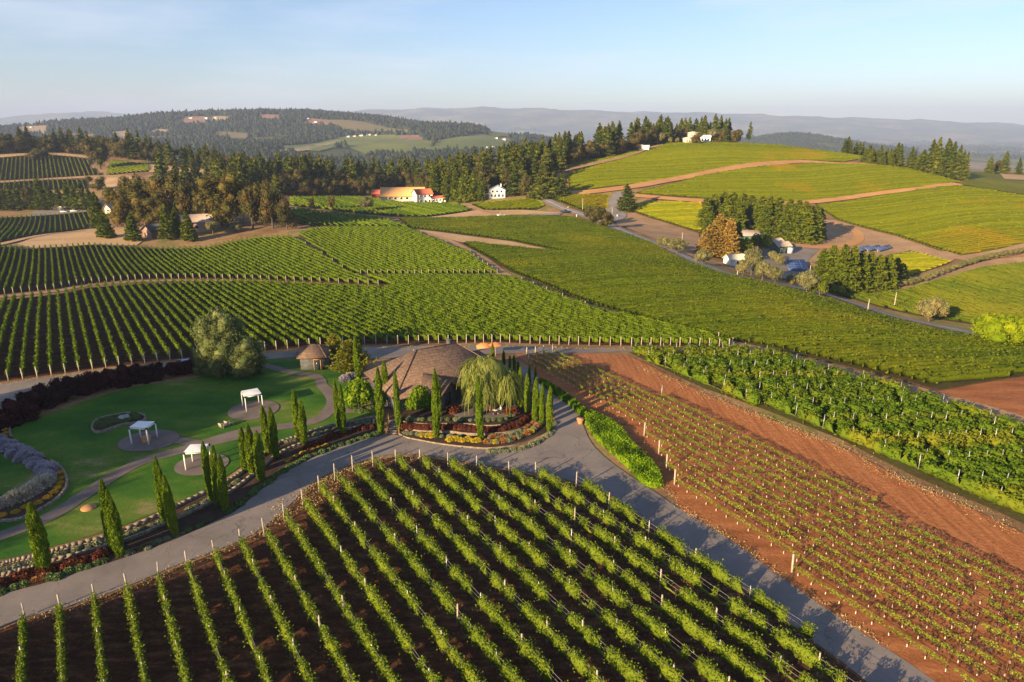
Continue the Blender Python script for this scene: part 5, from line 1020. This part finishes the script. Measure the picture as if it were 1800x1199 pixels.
# white winery
c = loc_at(704, 356)
house('winery_hall', 'long hall with a peach coloured metal roof and white walls', (c[0], c[1]+12), R(6), 29, 15, 3.6, 5.2, 'creamwall', 'peachroof', 'gable', .8, [('f', x_, 2.2, 1.6, 1.2) for x_ in (-9, -5, -1, 3, 7)], cat='building')
c = loc_at(741, 359)
house('winery_house', 'tall white building with a red roof at the front of the peach hall', (c[0], c[1]+6), R(28), 11, 9, 6.2, 2.8, 'white', 'redroof', 'gable', .5, [('f', -3, 4.8, 1.2, 1.2), ('f', 0, 4.8, 1.2, 1.2), ('f', 3, 4.8, 1.2, 1.2), ('f', -3, 1.7, 1.3, 1.4), ('f', 3.2, 1.7, 1.3, 1.4), ('l', 0, 4.6, 1., 1.2), ('l', -2.4, 1.6, 1., 1.2)], ('f', .4, 1.2, 2.2, 'darkmetal'), cat='building')
c = loc_at(770, 357)
house('winery_wing', 'low white wing with a red roof right of the tall white building', (c[0], c[1]+4), R(5), 9.5, 6, 3., 1.1, 'white', 'redroof', 'gable', .6, [('f', x_, 1.7, 1., 1.1) for x_ in (-3.4, -1.2, 1., 3.2)], cat='building')
c = loc_at(664, 352)
house('red_barn', 'small barn with a pinkish red roof left of the peach hall', (c[0], c[1]+8), R(6), 10, 8, 4., 2.6, 'barnred', 'redroof', 'gable', .6, [('l', 0, 2.6, 1.4, 1.6)], ('f', 0, 2.2, 2.6, 'darkmetal'), cat='barn')
c = loc_at(874, 349)
house('pale_blue_house', 'two storey pale blue house at the wood edge', (c[0], c[1]+3), R(88), 8, 10.5, 5.0, 2.6, 'bluewhite', 'bluewhite', 'gable', .5, [('l', y_, 1.7, 1.3, 1.6) for y_ in (-3.6, -1.4, 1.2, 3.6)]+[('l', y_, 4.3, 1.1, 1.2) for y_ in (-2.8, 0, 2.8)], None, (0, -2.5, 1.6, 'white'), cat='house')
c = loc_at(1216, 252.5)
house('hilltop_house', 'cream hilltop house partly behind a yellow green tree', (c[0]-2, c[1]+2), R(8), 9, 7, 4, 1.2, 'creamwall', 'creamwall', 'hip', .4, [('f', x_, 2, 1., 1.3) for x_ in (-3.2, -1, 1.2, 3.4)], cat='house')
house('house_tower', 'tall cream upper block of the hilltop house', (c[0]+2, c[1]+7), R(8), 7, 6, 8., 1.2, 'creamwall', 'creamwall', 'hip', .4, [('f', x_, 6.2, .9, 1.2) for x_ in (-2, 0, 2)], cat='house')
c = loc_at(1236, 252)
house('hilltop_wing', 'white wing of the hilltop house with blue grey roof', (c[0]+1, c[1]+7), R(-12), 13, 7, 4.6, 1.6, 'white', 'bluewhite', 'gable', .5, [('f', x_, 2.6, 1.2, 2.) for x_ in (-5, -2.6, -.2, 2.2, 4.6)], cat='house')
c = loc_at(266, 418)
house('brown_farmhouse', 'pinkish brown farmhouse gable between conical conifers', (c[0], c[1]+3), R(62), 7, 6.4, 3.2, 2.2, 'pinkwall', 'greywall', 'gable', .8, [('l', 1.2, 1.6, 1.4, 1.3)], ('l', -1.4, 1., 2., 'darkmetal'), cat='house')
house('farmhouse_body', 'larger rear part of the brown farmhouse with a grey roof', (c[0]+13, c[1]+15), R(20), 17, 9, 4.4, 3., 'pinkwall', 'tanroof', 'gable', .8, [('f', x_, 2., 1.4, 1.3) for x_ in (-6, -2, 2, 6)], cat='house')
c = loc_at(193, 376)
house('brown_cottage', 'small brown cottage among the trees by the car park', (c[0], c[1]+6), R(60), 9, 7, 3, 2.4, 'creamwall', 'tanroof', 'gable', .7, [('l', 0, 1.6, 1.2, 1.2)], cat='house')
c = loc_at(1318, 428)
house('tan_roof_house', 'house with a tan hip roof half hidden in front of the conifer screen', (c[0], c[1]+2), R(-20), 11, 7, 3.6, 1.9, 'greenwall', 'tanroof', 'hip', .5, [('f', 0, 2, 1.2, 1.2)], cat='house', hip=2.6)
for k, (u, v, L, w, a) in enumerate(((1364,440,6.5,5,30), (1374,446,7,5,20))):
    c = loc_at(u, v); house('green_shed', ('rear green shed with a tan roof', 'front green shed with a tan roof')[k] + ' near the parking area', (c[0], c[1]+2), R(a), L, w, 3.2, 1.6, 'greenwall', 'tanroof', 'gable', .5, [('f', -1.5, 1.6, 1., 1.)], ('f', 1.3, 1.8, 2.2, 'darkmetal'), cat='shed', group='green sheds')
c = loc_at(1387, 446); tag(MB().box((0, 0, 1.3), (2.2, 2.2, 2.6)).box((0, 0, 2.68), (2.5, 2.5, .16)).build('white_booth', 'white'), 'small white booth beside the green sheds', 'booth').location = (c[0], c[1], H1(*c))
c = loc_at(1294, 468)
house('white_cottage', 'white cottage with a pale roof above the road bushes', (c[0], c[1]+2), R(14), 7, 5, 2.6, 1.6, 'white', 'creamwall', 'gable', .5, [('f', 0, 1.4, 1.6, 1.2), ('f', 2.3, 1.4, .8, 1.2)], cat='house')
for k, (u, v, s) in enumerate(((1126,262.5,2.6), (1135,263.5,4.2))):
    c = loc_at(u, v); house('hill_shed', ('small white shed', 'wider white shed')[k] + ' beside the track on the hill', (c[0], c[1]), R(-20), s*1.4, s, 2.6, 1., 'white', 'white', 'gable', .2, cat='shed')
c = loc_at(108, 371); lp = house('long_shelter', 'long low open shelter with a flat roof by the car park', (c[0], c[1]+2), R(4), 11, 4, 2.4, .3, 'darkmetal', 'creamwall', 'hip', .5, cat='shelter', hip=1)
for k, (u, v, s) in enumerate(((56,226,16),(109,222,20),(99,222,12),(333,210,22),(362,210,14),(380,209,16),(203,219,14),(241,238,12),(267,237,22),(540,211,16),(555,217,14),(546,220,18),(562,222,22),(613,243,12),(622,242,14),(635,241,14),(648,240,12),(660,240,10),(773,234,16),(780,235,14),(788,236,12),(798,236,14),(872,246,10),(886,247,12),(862,262,20),(441,212,10),(450,209,12))):
    c = loc_at(u, v); house('distant_house', f'tiny pale house on the far wooded hills, {ordw(k+1)} of the scattered houses', (c[0], c[1]), R((k*37) % 60-30), s, s*.6, 5, 3, 'white', ('creamwall', 'bluewhite', 'tanroof')[k % 3], 'gable', .6, cat='house', group='houses scattered on the far hills')
# ---------------------------------------------------------------- garden furniture
def canopy(FL, FR, BL, label, h=2.35):
    FL, FR, BL = (G([p])[0] for p in (FL, FR, BL)); ex = FR-FL; ey = BL-FL; c = FL+(ex+ey)/2; root = empty('garden_canopy', (c[0], c[1], H1(*c)), math.atan2(ex[1], ex[0])); tag(root, label, 'canopy', 'white canopies on the lawn')
    L = np.hypot(*ex); D = min(max(np.hypot(*ey), L*.8), L*1.1); x, y = L/2, D/2
    for sx in (-1, 1):
        for sy in (-1, 1):
            b = MB().box((sx*x, sy*y, h/2), (.13, .13, h)); po = b.build('post', 'white', root); MB().box((sx*x, sy*y, .06), (.26, .26, .12)).build('foot', 'darkmetal', po)
            MB().box((sx*x, sy*y, h+.03), (.28, .28, .2)).build('corner_bracket', 'darkmetal', root)
    for sx in (-1, 1): MB().box((sx*x, 0, h), (.09, D-.1, .14)).build('beam', 'white', root)
    for sy in (-1, 1): MB().box((0, sy*y, h), (L-.1, .09, .14)).build('beam', 'white', root)
    n = 8; V = [(-x+L*i/n, -y+D*j/n, h+.16+.10*math.sin(math.pi*i/n)*math.sin(math.pi*j/n)) for j in range(n+1) for i in range(n+1)]; V += [(a, b_, c_-.05) for a, b_, c_ in V]; m = (n+1)**2
    F = [(j*(n+1)+i, j*(n+1)+i+1, (j+1)*(n+1)+i+1, (j+1)*(n+1)+i) for j in range(n) for i in range(n)]; F += [(m+a, m+d_, m+c_, m+b_) for a, b_, c_, d_ in F]
    MB().add(V, F).build('canopy_cloth', 'fabric', root); return root, c
wall_seed = 0
_, c1_ = canopy((233,782), (263,783), (247,770), 'white canopy on four posts shading a small wooden table')
canopy((433,726), (462,720), (428,714), 'white canopy farthest back on the round gravel pad')
canopy((329,828), (362,827), (338,813), 'sunlit white canopy nearest the driveway, partly behind cypresses')
b = MB(); b.tube((0, 0, .08), (0, 0, .72), .55, .55, 16); b.tube((0, 0, .72), (0, 0, .80), .62, .62, 16); tb = b.build('barrel_table', 'woodbrown'); tb.location = (c1_[0]+.3, c1_[1]-.1, H1(*c1_)); tag(tb, 'round wooden table under the left white canopy', 'table')
b = MB(); b.tube((0, 0, 0), (0, 0, .16), .78, .78, 24); b.tube((0, 0, .16), (0, 0, .20), .74, .72, 24); o = b.build('stump_table', 'woodbrown'); o.location = GP(156, 894); tag(o, 'low round orange wood disc on the lit lawn', 'stump')
b = MB().tube((0, 0, 0), (0, 0, .7), .3, .48, 16).tube((0, 0, .7), (0, 0, .82), .54, .54, 16).tube((0, 0, .82), (0, 0, .84), .44, .44, 16); o = b.build('terracotta_pot', 'terracotta'); o.location = GP(1020, 745); tag(o, 'terracotta pot at the corner of the driveway by the hedge', 'pot')
def chair(u, v, rz, label):
    p = GP(u, v); root = empty('garden_chair', p, rz); tag(root, label, 'chair', 'slatted chairs on the lawn')
    s = MB(); 
    for k in range(5): s.box((0, -.26+k*.13, .36-.02*k), (.56, .10, .03))
    s.build('seat', 'wood', root); bk = MB()
    for k in range(5): bk.box((-.24+k*.12, .46, .70), (.10, .04, .74-.04*abs(k-2)))
    o = bk.build('backrest', 'wood', root); o.rotation_euler = (R(-12), 0, 0)
    for sx in (-1, 1):
        MB().box((sx*.34, .02, .56), (.14, .78, .03)).build('armrest', 'wood', root)
        for y in (-.3, .34): MB().box((sx*.32, y, .27), (.06, .09, .54)).build('leg', 'wood', root)
chair(394, 752, R(150), 'left slatted wooden lawn chair by the path'); chair(404, 748, R(150), 'right slatted wooden lawn chair by the path')
# steps with handrails
p0 = G([(690, 768)])[0]; st = empty('garden_steps', (p0[0], p0[1]+.2, 0), R(3)); tag(st, 'stone steps with brown handrails between two cypresses', 'steps')
for k in range(7): MB().box((0, .25+k*.42, .09+k*.16), (1.5, .44, .18+.001*k)).build('step', 'stone', st)
for sx in (-1, 1):
    b = MB().tube((sx*.85, 0, .95), (sx*.85, 3.1, 2.05), .05)
    for k in range(4): b.tube((sx*.85, .05+k, .0+.36*k), (sx*.85, .05+k, .97+.355*k), .04)
    b.build('handrail', 'woodbrown', st)
# orange canvas and patio table with two seated people
p = GP(852, 624); o = MB(); o.add([(-2,-1.4,2.1),(2,-1.4,2.1),(2,1.4,2.1),(-2,1.4,2.1),(-.8,0,3.),(.8,0,3.),(-2,-1.4,2.04),(2,-1.4,2.04),(2,1.4,2.04),(-2,1.4,2.04)], [(0,1,5,4),(2,3,4,5),(0,6,7,1),(2,8,9,3),(1,7,8,2),(3,9,6,0),(9,8,7,6)], [(1,2,5),(3,0,4)]); r_ = empty('orange_shelter', p, R(12)); r_.scale = (.75, .75, .8); tag(r_, 'orange canvas shelter behind the shingled roof', 'shelter'); o.build('canopy_cloth', 'orange', r_)
for sx in (-1.8, 1.8):
    for sy in (-1.2, 1.2): MB().box((sx, sy, 1.02), (.1, .1, 2.04)).build('post', 'woodbrown', r_)
p = GP(871, 626); r_ = empty('patio_umbrella', p); tag(r_, 'terracotta coloured umbrella beside the orange shelter', 'umbrella'); MB().tube((0, 0, 0), (0, 0, 2.7), .04).build('pole', 'wood', r_)
n = 8; V = [(0, 0, 2.75)]+[(1.3*math.cos(2*math.pi*i/n), 1.3*math.sin(2*math.pi*i/n), 2.2) for i in range(n)]; V += [(a, b_, c_-.04) for a, b_, c_ in V]; MB().add(V, [], [(0, 1+i, 1+(i+1) % n) for i in range(n)]+[(9, 10+(i+1) % n, 10+i) for i in range(n)]).build('canopy', 'orange', r_)
p = G([(871, 727)], 1.1)[0]; r_ = empty('bistro_table', (p[0], p[1], 1.13)); tag(r_, 'small round table between the two seated people', 'table'); MB().tube((0, 0, .70), (0, 0, .74), .42, .42, 16).build('table_top', 'creamwall', r_); MB().tube((0, 0, 0), (0, 0, .70), .04).tube((0, 0, 0), (0, 0, .04), .25, .22, 12).build('leg', 'darkmetal', r_)
def seat_(x, y, rz, label):
    r = empty('patio_chair', (x, y, 1.13), rz); tag(r, label, 'chair'); MB().box((0, 0, .44), (.44, .44, .04)).build('seat', 'darkmetal', r); MB().box((0, .22, .68), (.42, .03, .44)).build('backrest', 'darkmetal', r)
    for sx in (-.19, .19):
        for sy in (-.19, .19): MB().tube((sx, sy, 0), (sx, sy, .42), .018).build('leg', 'darkmetal', r)
def skin_obj(name, verts, edges, radii, mat, parent, root=0, sub=1):
    me = bpy.data.meshes.new(name); me.from_pydata(verts, edges, []); o = bpy.data.objects.new(name, me); COL.objects.link(o); o.parent = parent
    m = o.modifiers.new('skin', 'SKIN'); m.use_smooth_shade = True; s = o.modifiers.new('sub', 'SUBSURF'); s.levels = sub; s.render_levels = sub
    for i, r in enumerate(radii): me.skin_vertices[0].data[i].radius = r if isinstance(r, tuple) else (r, r)
    me.skin_vertices[0].data[root].use_root = True; me.materials.append(M[mat]); return o
def person(x, y, rz, top, legs, label, lean=0.):
    """seated figure facing -y on a 0.46 m seat"""
    r = empty('person', (x, y, 1.13), rz); tag(r, label, 'person'); sk = []
    V = [(0,.02,.54),(0,.05,.78),(0,.03,1.0),(0,.01,1.10),(0,-.005,1.17),(0,-.03,1.27),(0,-.02,1.33),
         (-.18,.03,1.02),(-.24,-.05,.78),(-.16,-.28,.76),(-.12,-.35,.77),(.18,.03,1.02),(.24,-.05,.78),(.16,-.28,.76),(.12,-.35,.77),
         (-.10,0,.52),(-.13,-.42,.54),(-.13,-.40,.10),(-.13,-.54,.05),(.10,0,.52),(.13,-.42,.54),(.13,-.40,.10),(.13,-.54,.05), (0,-.125,1.25)]
    E = [(0,1),(1,2),(2,3),(3,4),(4,5),(5,6),(2,7),(7,8),(8,9),(9,10),(2,11),(11,12),(12,13),(13,14),(0,15),(15,16),(16,17),(17,18),(0,19),(19,20),(20,21),(21,22),(5,23)]
    Rr = [(.15,.11),(.13,.10),(.14,.10),.055,.055,.085,.07,.06,.045,.035,.03,.06,.045,.035,.03,.09,.07,.05,.04,.09,.07,.05,.04,.018]
    skin_obj('body', V, E, Rr, 'skin', r)
    skin_obj('top', [(0,.02,.56),(0,.05,.78),(0,.03,1.0),(0,.01,1.08),(-.18,.03,1.02),(-.24,-.05,.79),(-.19,-.2,.77),(.18,.03,1.02),(.24,-.05,.79),(.19,-.2,.77)], [(0,1),(1,2),(2,3),(2,4),(4,5),(5,6),(2,7),(7,8),(8,9)], [(.165,.125),(.145,.115),(.155,.115),.06,.07,.055,.048,.07,.055,.048], top, r)
    skin_obj('trousers', [(0,.02,.52),(-.10,0,.52),(-.13,-.42,.54),(-.13,-.40,.14),(.10,0,.52),(.13,-.42,.54),(.13,-.40,.14)], [(0,1),(1,2),(2,3),(0,4),(4,5),(5,6)], [(.16,.12),.10,.08,.06,.10,.08,.06], legs, r)
    skin_obj('hair', [(0,.0,1.30),(0,.03,1.36),(0,.06,1.28)], [(0,1),(1,2)], [.085,.08,.07], 'hair', r)
    for sx in (-1, 1):                                   # hands: palm, four fingers, thumb
        vs = [(sx*.12,-.35,.77),(sx*.115,-.40,.765)]; es = [(0,1)]; rs = [.028,.032]
        for k in range(4): n_ = len(vs); xo = sx*.115+(k-1.5)*.019; l = (.062,.072,.07,.055)[k]; vs += [(xo,-.425,.77),(xo,-.425-l*.55,.768),(xo,-.425-l,.752)]; es += [(1,n_),(n_,n_+1),(n_+1,n_+2)]; rs += [.009,.0085,.0075]
        n_ = len(vs); vs += [(sx*.115-sx*.04,-.395,.77),(sx*.115-sx*.055,-.425,.765)]; es += [(1,n_),(n_,n_+1)]; rs += [.011,.009]
        skin_obj('hand', vs, es, rs, 'skin', r, 0, 1)
seat_(p[0]-.75, p[1]+.05, R(95), 'dark chair under the person in red'); seat_(p[0]+.75, p[1]+.25, R(-75), 'dark chair under the person in pale blue')
person(p[0]-.75, p[1]+.05, R(95), 'red', 'denim', 'person in a red top seated on the terrace by the willow'); person(p[0]+.75, p[1]+.25, R(-75), 'paleblue', 'denim', 'person in pale blue seated across from the one in red')
# ---------------------------------------------------------------- vehicles, poles, panels
def car(u, v, rz, mat, label, kind='car', name='parked_car'):
    p = GP(u, v); root = empty(name, (p.x, p.y, p.z+.35), rz); tag(root, label, 'car' if kind == 'car' else 'pickup truck')
    L = 4.6 if kind == 'car' else 5.4; prof = [(-.5,.25),(-.5,.62),(-.46,.78),(-.28,.86),(.30,.90),(.47,.86),(.5,.6),(.5,.25)] if kind == 'car' else [(-.5,.3),(-.5,.8),(-.47,.95),(-.22,1.0),(.47,1.0),(.5,.95),(.5,.3)]
    def ex(pr, w, tw=1.): n = len(pr); V = [(-w/2*(tw if z > .9 else 1), x*L, z) for x, z in pr]+[(w/2*(tw if z > .9 else 1), x*L, z) for x, z in pr]; b = MB(); b.add(V, [(i, (i+1) % n, n+(i+1) % n, n+i) for i in range(n)], [(0, n-1-i, n-2-i) for i in range(n-2)]+[(n, n+1+i, n+2+i) for i in range(n-2)]); return b
    ex(prof, 1.8).build('body', mat, root)
    cab = [(-.26,.84),(-.13,1.36),(.20,1.38),(.36,.88)] if kind == 'car' else [(-.20,.98),(-.09,1.66),(.14,1.68),(.17,.98)]
    ex(cab, 1.55, .9).build('windows', 'glass', root)
    rf = [(-.12,1.37),(.20,1.39),(.19,1.43),(-.11,1.42)] if kind == 'car' else [(-.08,1.67),(.14,1.69),(.13,1.74),(-.07,1.73)]; ex(rf, 1.42).build('roof', mat, root)
    for sy in (-.31, .31):
        for sx in (-.82, .82):
            w = MB().tube((sx-.11, sy*L, .33), (sx+.11, sy*L, .33), .33, .33, 14).build('wheel', 'tyre', root); MB().tube((sx-.12, sy*L, .33), (sx+.12, sy*L, .33), .18, .18, 10).build('rim', 'steel', w)
    for sx in (-.65, .65): MB().box((sx, -L/2-.01, .66 if kind == 'car' else .78), (.3, .06, .14)).build('headlight', 'white', root)
car(881, 381, R(95), 'carwhite', 'white car parked on the side road right of the vines'); car(994, 375, R(80), 'carblue', 'dark blue pickup truck on the country road', 'truck', 'pickup_truck')
car(1337, 455, R(70), 'carblue', 'dark car beside the white cottage'); car(113, 374, R(85), 'carwhite', 'white car under the long shelter'); car(131, 373, R(90), 'carwhite', 'pale car right of the long shelter')
p = GP(325, 652); r_ = empty('utility_cart', p, R(-75)); tag(r_, 'small utility cart with a pale blue roof behind the purple shrubs', 'cart'); MB().box((0, 0, .5), (1.2, 2.4, .35), top=.92).box((0, .1, .8), (1.1, .6, .35)).build('body', 'darkmetal', r_); MB().box((0, 0, 1.92), (1.35, 2.0, .1), top=.9).build('roof', 'cartblue', r_)
for sx in (-.55, .55):
    for sy in (-.85, .85): MB().tube((sx, sy, .6), (sx, sy, 1.9), .03).build('roof_post', 'steel', r_); MB().tube((sx-.1, sy*.95, .28), (sx+.1, sy*.95, .28), .28, .28, 12).build('wheel', 'tyre', r_)
def pole(u, v, vt, label, arm=True, tr=False):
    p = G([(u, v)])[0]; z = H1(*p); H = (CAMH-p[1]*float(slope(vt)))-z; r_ = empty('utility_pole', (p[0], p[1], z), R(35)); tag(r_, label, 'utility pole'); MB().tube((0, 0, -.3), (0, 0, H), .2, .13, 8).build('pole', 'wood', r_)
    if arm:
        a = MB().box((0, 0, H-.5), (2.2, .14, .16)).build('crossarm', 'wood', r_)
        for x in (-.95, .6, .95): MB().tube((x, 0, H-.42), (x, 0, H-.2), .06, .04).build('insulator', 'darkmetal', a)
pole(1571, 544, 514, 'taller wooden pole beside the lower country road', False); pole(1525, 547, 526, 'shorter wooden pole between the vines and the lower road', False); pole(1024, 371, 348, 'pole with a crossarm in the small vine block by the road'); pole(1076, 378, 364, 'pole with a crossarm behind the junction bush'); pole(1198, 436, 409, 'pole at the corner of the bare field', False); pole(1423, 484, 466, 'pole at the left of the conifer clump', False); pole(1296, 484, 472, 'thin pale pole by the white cottage', False)
p = GP(999, 373); r_ = empty('road_sign', p, R(20)); tag(r_, 'yellow diamond warning sign beside the country road', 'road sign'); MB().tube((0, 0, 0), (0, 0, 2.6), .05).build('post', 'steel', r_); o = MB().box((0, -.05, 0), (1.1, .04, 1.1)).build('sign_plate', 'yellowbed', r_); o.location = (0, 0, 2.7); o.rotation_euler = (0, R(45), 0)
def solar(u, v, L, a, label):
    p = GP(u, v); r_ = empty('solar_array', p, a); tag(r_, label, 'solar panels', 'solar arrays beside the parking area'); o = MB().box((0, 0, 0), (L, 2.6, .08)).build('panel', 'panel', r_); o.location = (0, 0, 1.5); o.rotation_euler = (R(28), 0, 0)
    f = MB(); 
    for k in range(int(L//3)+1): f.box((-L/2+k*3, 0, .0), (.06, 2.66, .12))
    f = f.build('panel_frame', 'steel', r_); f.location = (0, 0, 1.5); f.rotation_euler = (R(28), 0, 0)
    for x in (-L/2+1, L/2-1): MB().tube((x, 0, -.2), (x, 0, 1.45), .08).build('post', 'steel', r_)
solar(1518, 442, 13, R(38), 'solar array nearest the conifer clump'); solar(1535, 441, 14, R(38), 'middle solar array on the bare ground'); solar(1553, 441, 14, R(38), 'solar array farthest right on the bare ground')
for k in range(4): solar(1398+k*1.5, 466+k*4, 8.5, R(8), f'blue solar array left of the conifers, {ordw(k+1)} from the back')
p = GP(1085, 382); tag(MB().box((0, 0, .6), (.5, .5, 1.2)).box((0, 0, 1.3), (.7, .7, .2)).build('entry_pillar', 'white'), 'white pillar at the curved asphalt turn', 'pillar').location = p
p = GP(1013.5, 382); tag(MB().box((0, 0, .7), (.4, .4, 1.4)).box((0, 0, 1.45), (.6, .6, .12)).build('entry_post', 'white'), 'white marker post at the road junction', 'post').location = p
p = GP(948, 696); r_ = empty('garden_sign', p, R(10)); tag(r_, 'slim white sign between two cypresses of the curved row', 'sign'); MB().box((0, 0, 1.2), (.3, .06, 1.4)).build('sign_plate', 'white', r_); MB().box((0, 0, .28), (.08, .05, .56)).build('post', 'darkmetal', r_)
# ---------------------------------------------------------------- far woods
rng = np.random.default_rng(50); cand = []
def ring_pts(a0, a1, r0, r1, n): a = rng.uniform(a0, a1, n); r = np.sqrt(rng.uniform(r0*r0, r1*r1, n)); return np.stack([r*np.sin(a), r*np.cos(a)], 1)
far = np.concatenate([ring_pts(-.75, .06, 1250, 3500, 30000), ring_pts(-.33, .1, 850, 1250, 2400), ring_pts(.30, .52, 3500, 4600, 5200), ring_pts(.02, .3, 1000, 3000, 5200)])
pl = ring_pts(-.2, .8, 4600, 11000, 15000); pl = pl[np.sin(pl[:, 0]/420+np.sin(pl[:, 1]/600)*2)*np.sin(pl[:, 1]/500+1) > .15]; far = np.concatenate([far, pl])
keep = np.ones(len(far), bool)
for o in [o for o in COL.objects if o.name.startswith('far_field')]:
    me = o.data; co = np.empty(len(me.vertices)*3, np.float32); me.vertices.foreach_get('co', co); co = co.reshape(-1, 3)[:, :2]
    e = np.array([ed.vertices[:] for ed in me.edges]); cnt = {}
    for p_ in me.polygons:
        for k_ in p_.edge_keys: cnt[k_] = cnt.get(k_, 0)+1
    nx = {}
    for (a, b_), c in cnt.items():
        if c == 1: nx.setdefault(a, []).append(b_); nx.setdefault(b_, []).append(a)
    s = next(iter(nx)); lp_ = [s]; prev = None; cur = s
    while True:
        n2 = [q for q in nx[cur] if q != prev]
        if not n2 or n2[0] == s: break
        prev, cur = cur, n2[0]; lp_.append(cur)
        if len(lp_) > len(nx): break
    keep &= ~inside(co[lp_], far)
clr = (np.sin(far[:, 0]/130+2)*np.sin(far[:, 1]/170) > .72) & (np.hypot(*far.T) > 1400); keep &= ~clr
far = far[keep]; g = hgt(far[:, 0], far[:, 1]); n = len(far); rad = np.hypot(*far.T)
big = np.where(rad > 4600, 2.6, 1.); H = (rng.uniform(11, 21, n)+7*(rng.random(n) < .12))*big**.4; w = rng.uniform(4.5, 8., n)*big; rnd = rng.random(n) < .4
ang = np.linspace(0, 2*math.pi, 6, endpoint=False)[None]+rng.uniform(0, 6, (n, 1)); V = np.empty((n, 13, 3))
for lv, (hz, rw) in enumerate(((.12, 1.), (.6, .62))):
    rr_ = w[:, None]*np.where(rnd[:, None], 1.1 if lv == 0 else .95, rw)*rng.uniform(.7, 1.3, (n, 6))
    V[:, lv*6:lv*6+6, 0] = far[:, :1]+np.cos(ang)*rr_; V[:, lv*6:lv*6+6, 1] = far[:, 1:]+np.sin(ang)*rr_; V[:, lv*6:lv*6+6, 2] = (g+H*hz)[:, None]+rng.normal(0, 1, (n, 6))
V[:, 12, :2] = far; V[:, 12, 2] = g+H*np.where(rnd, .85, 1.)
i6 = np.arange(6); j6 = (i6+1) % 6; q = np.stack([i6, j6, 6+j6, 6+i6], 1); t = np.stack([6+i6, 6+j6, np.full(6, 12)], 1); off = (np.arange(n)*13)[:, None, None]
tag(mk('far_woods', V.reshape(-1, 3), [(q[None]+off).reshape(-1, 4), (t[None]+off).reshape(-1, 3)], 'farwood'), 'distant dark wooded slopes and valley trees fading into haze', 'woods', kind='stuff')
# ---------------------------------------------------------------- haze
hm = bpy.data.materials.new('haze_air'); hm.use_nodes = True; n = hm.node_tree; n.nodes.clear(); pv = n.nodes.new('ShaderNodeVolumePrincipled'); pv.inputs['Color'].default_value = (.52, .66, 1, 1); pv.inputs['Density'].default_value = 0.95e-4; pv.inputs['Anisotropy'].default_value = .0
o_ = n.nodes.new('ShaderNodeOutputMaterial'); n.links.new(pv.outputs[0], o_.inputs['Volume']); M['haze'] = hm
tag(MB().box((0, 0, 135), (33400, 33400, 700)).build('haze', 'haze'), 'pale blue haze softening the distance', 'haze', kind='stuff')
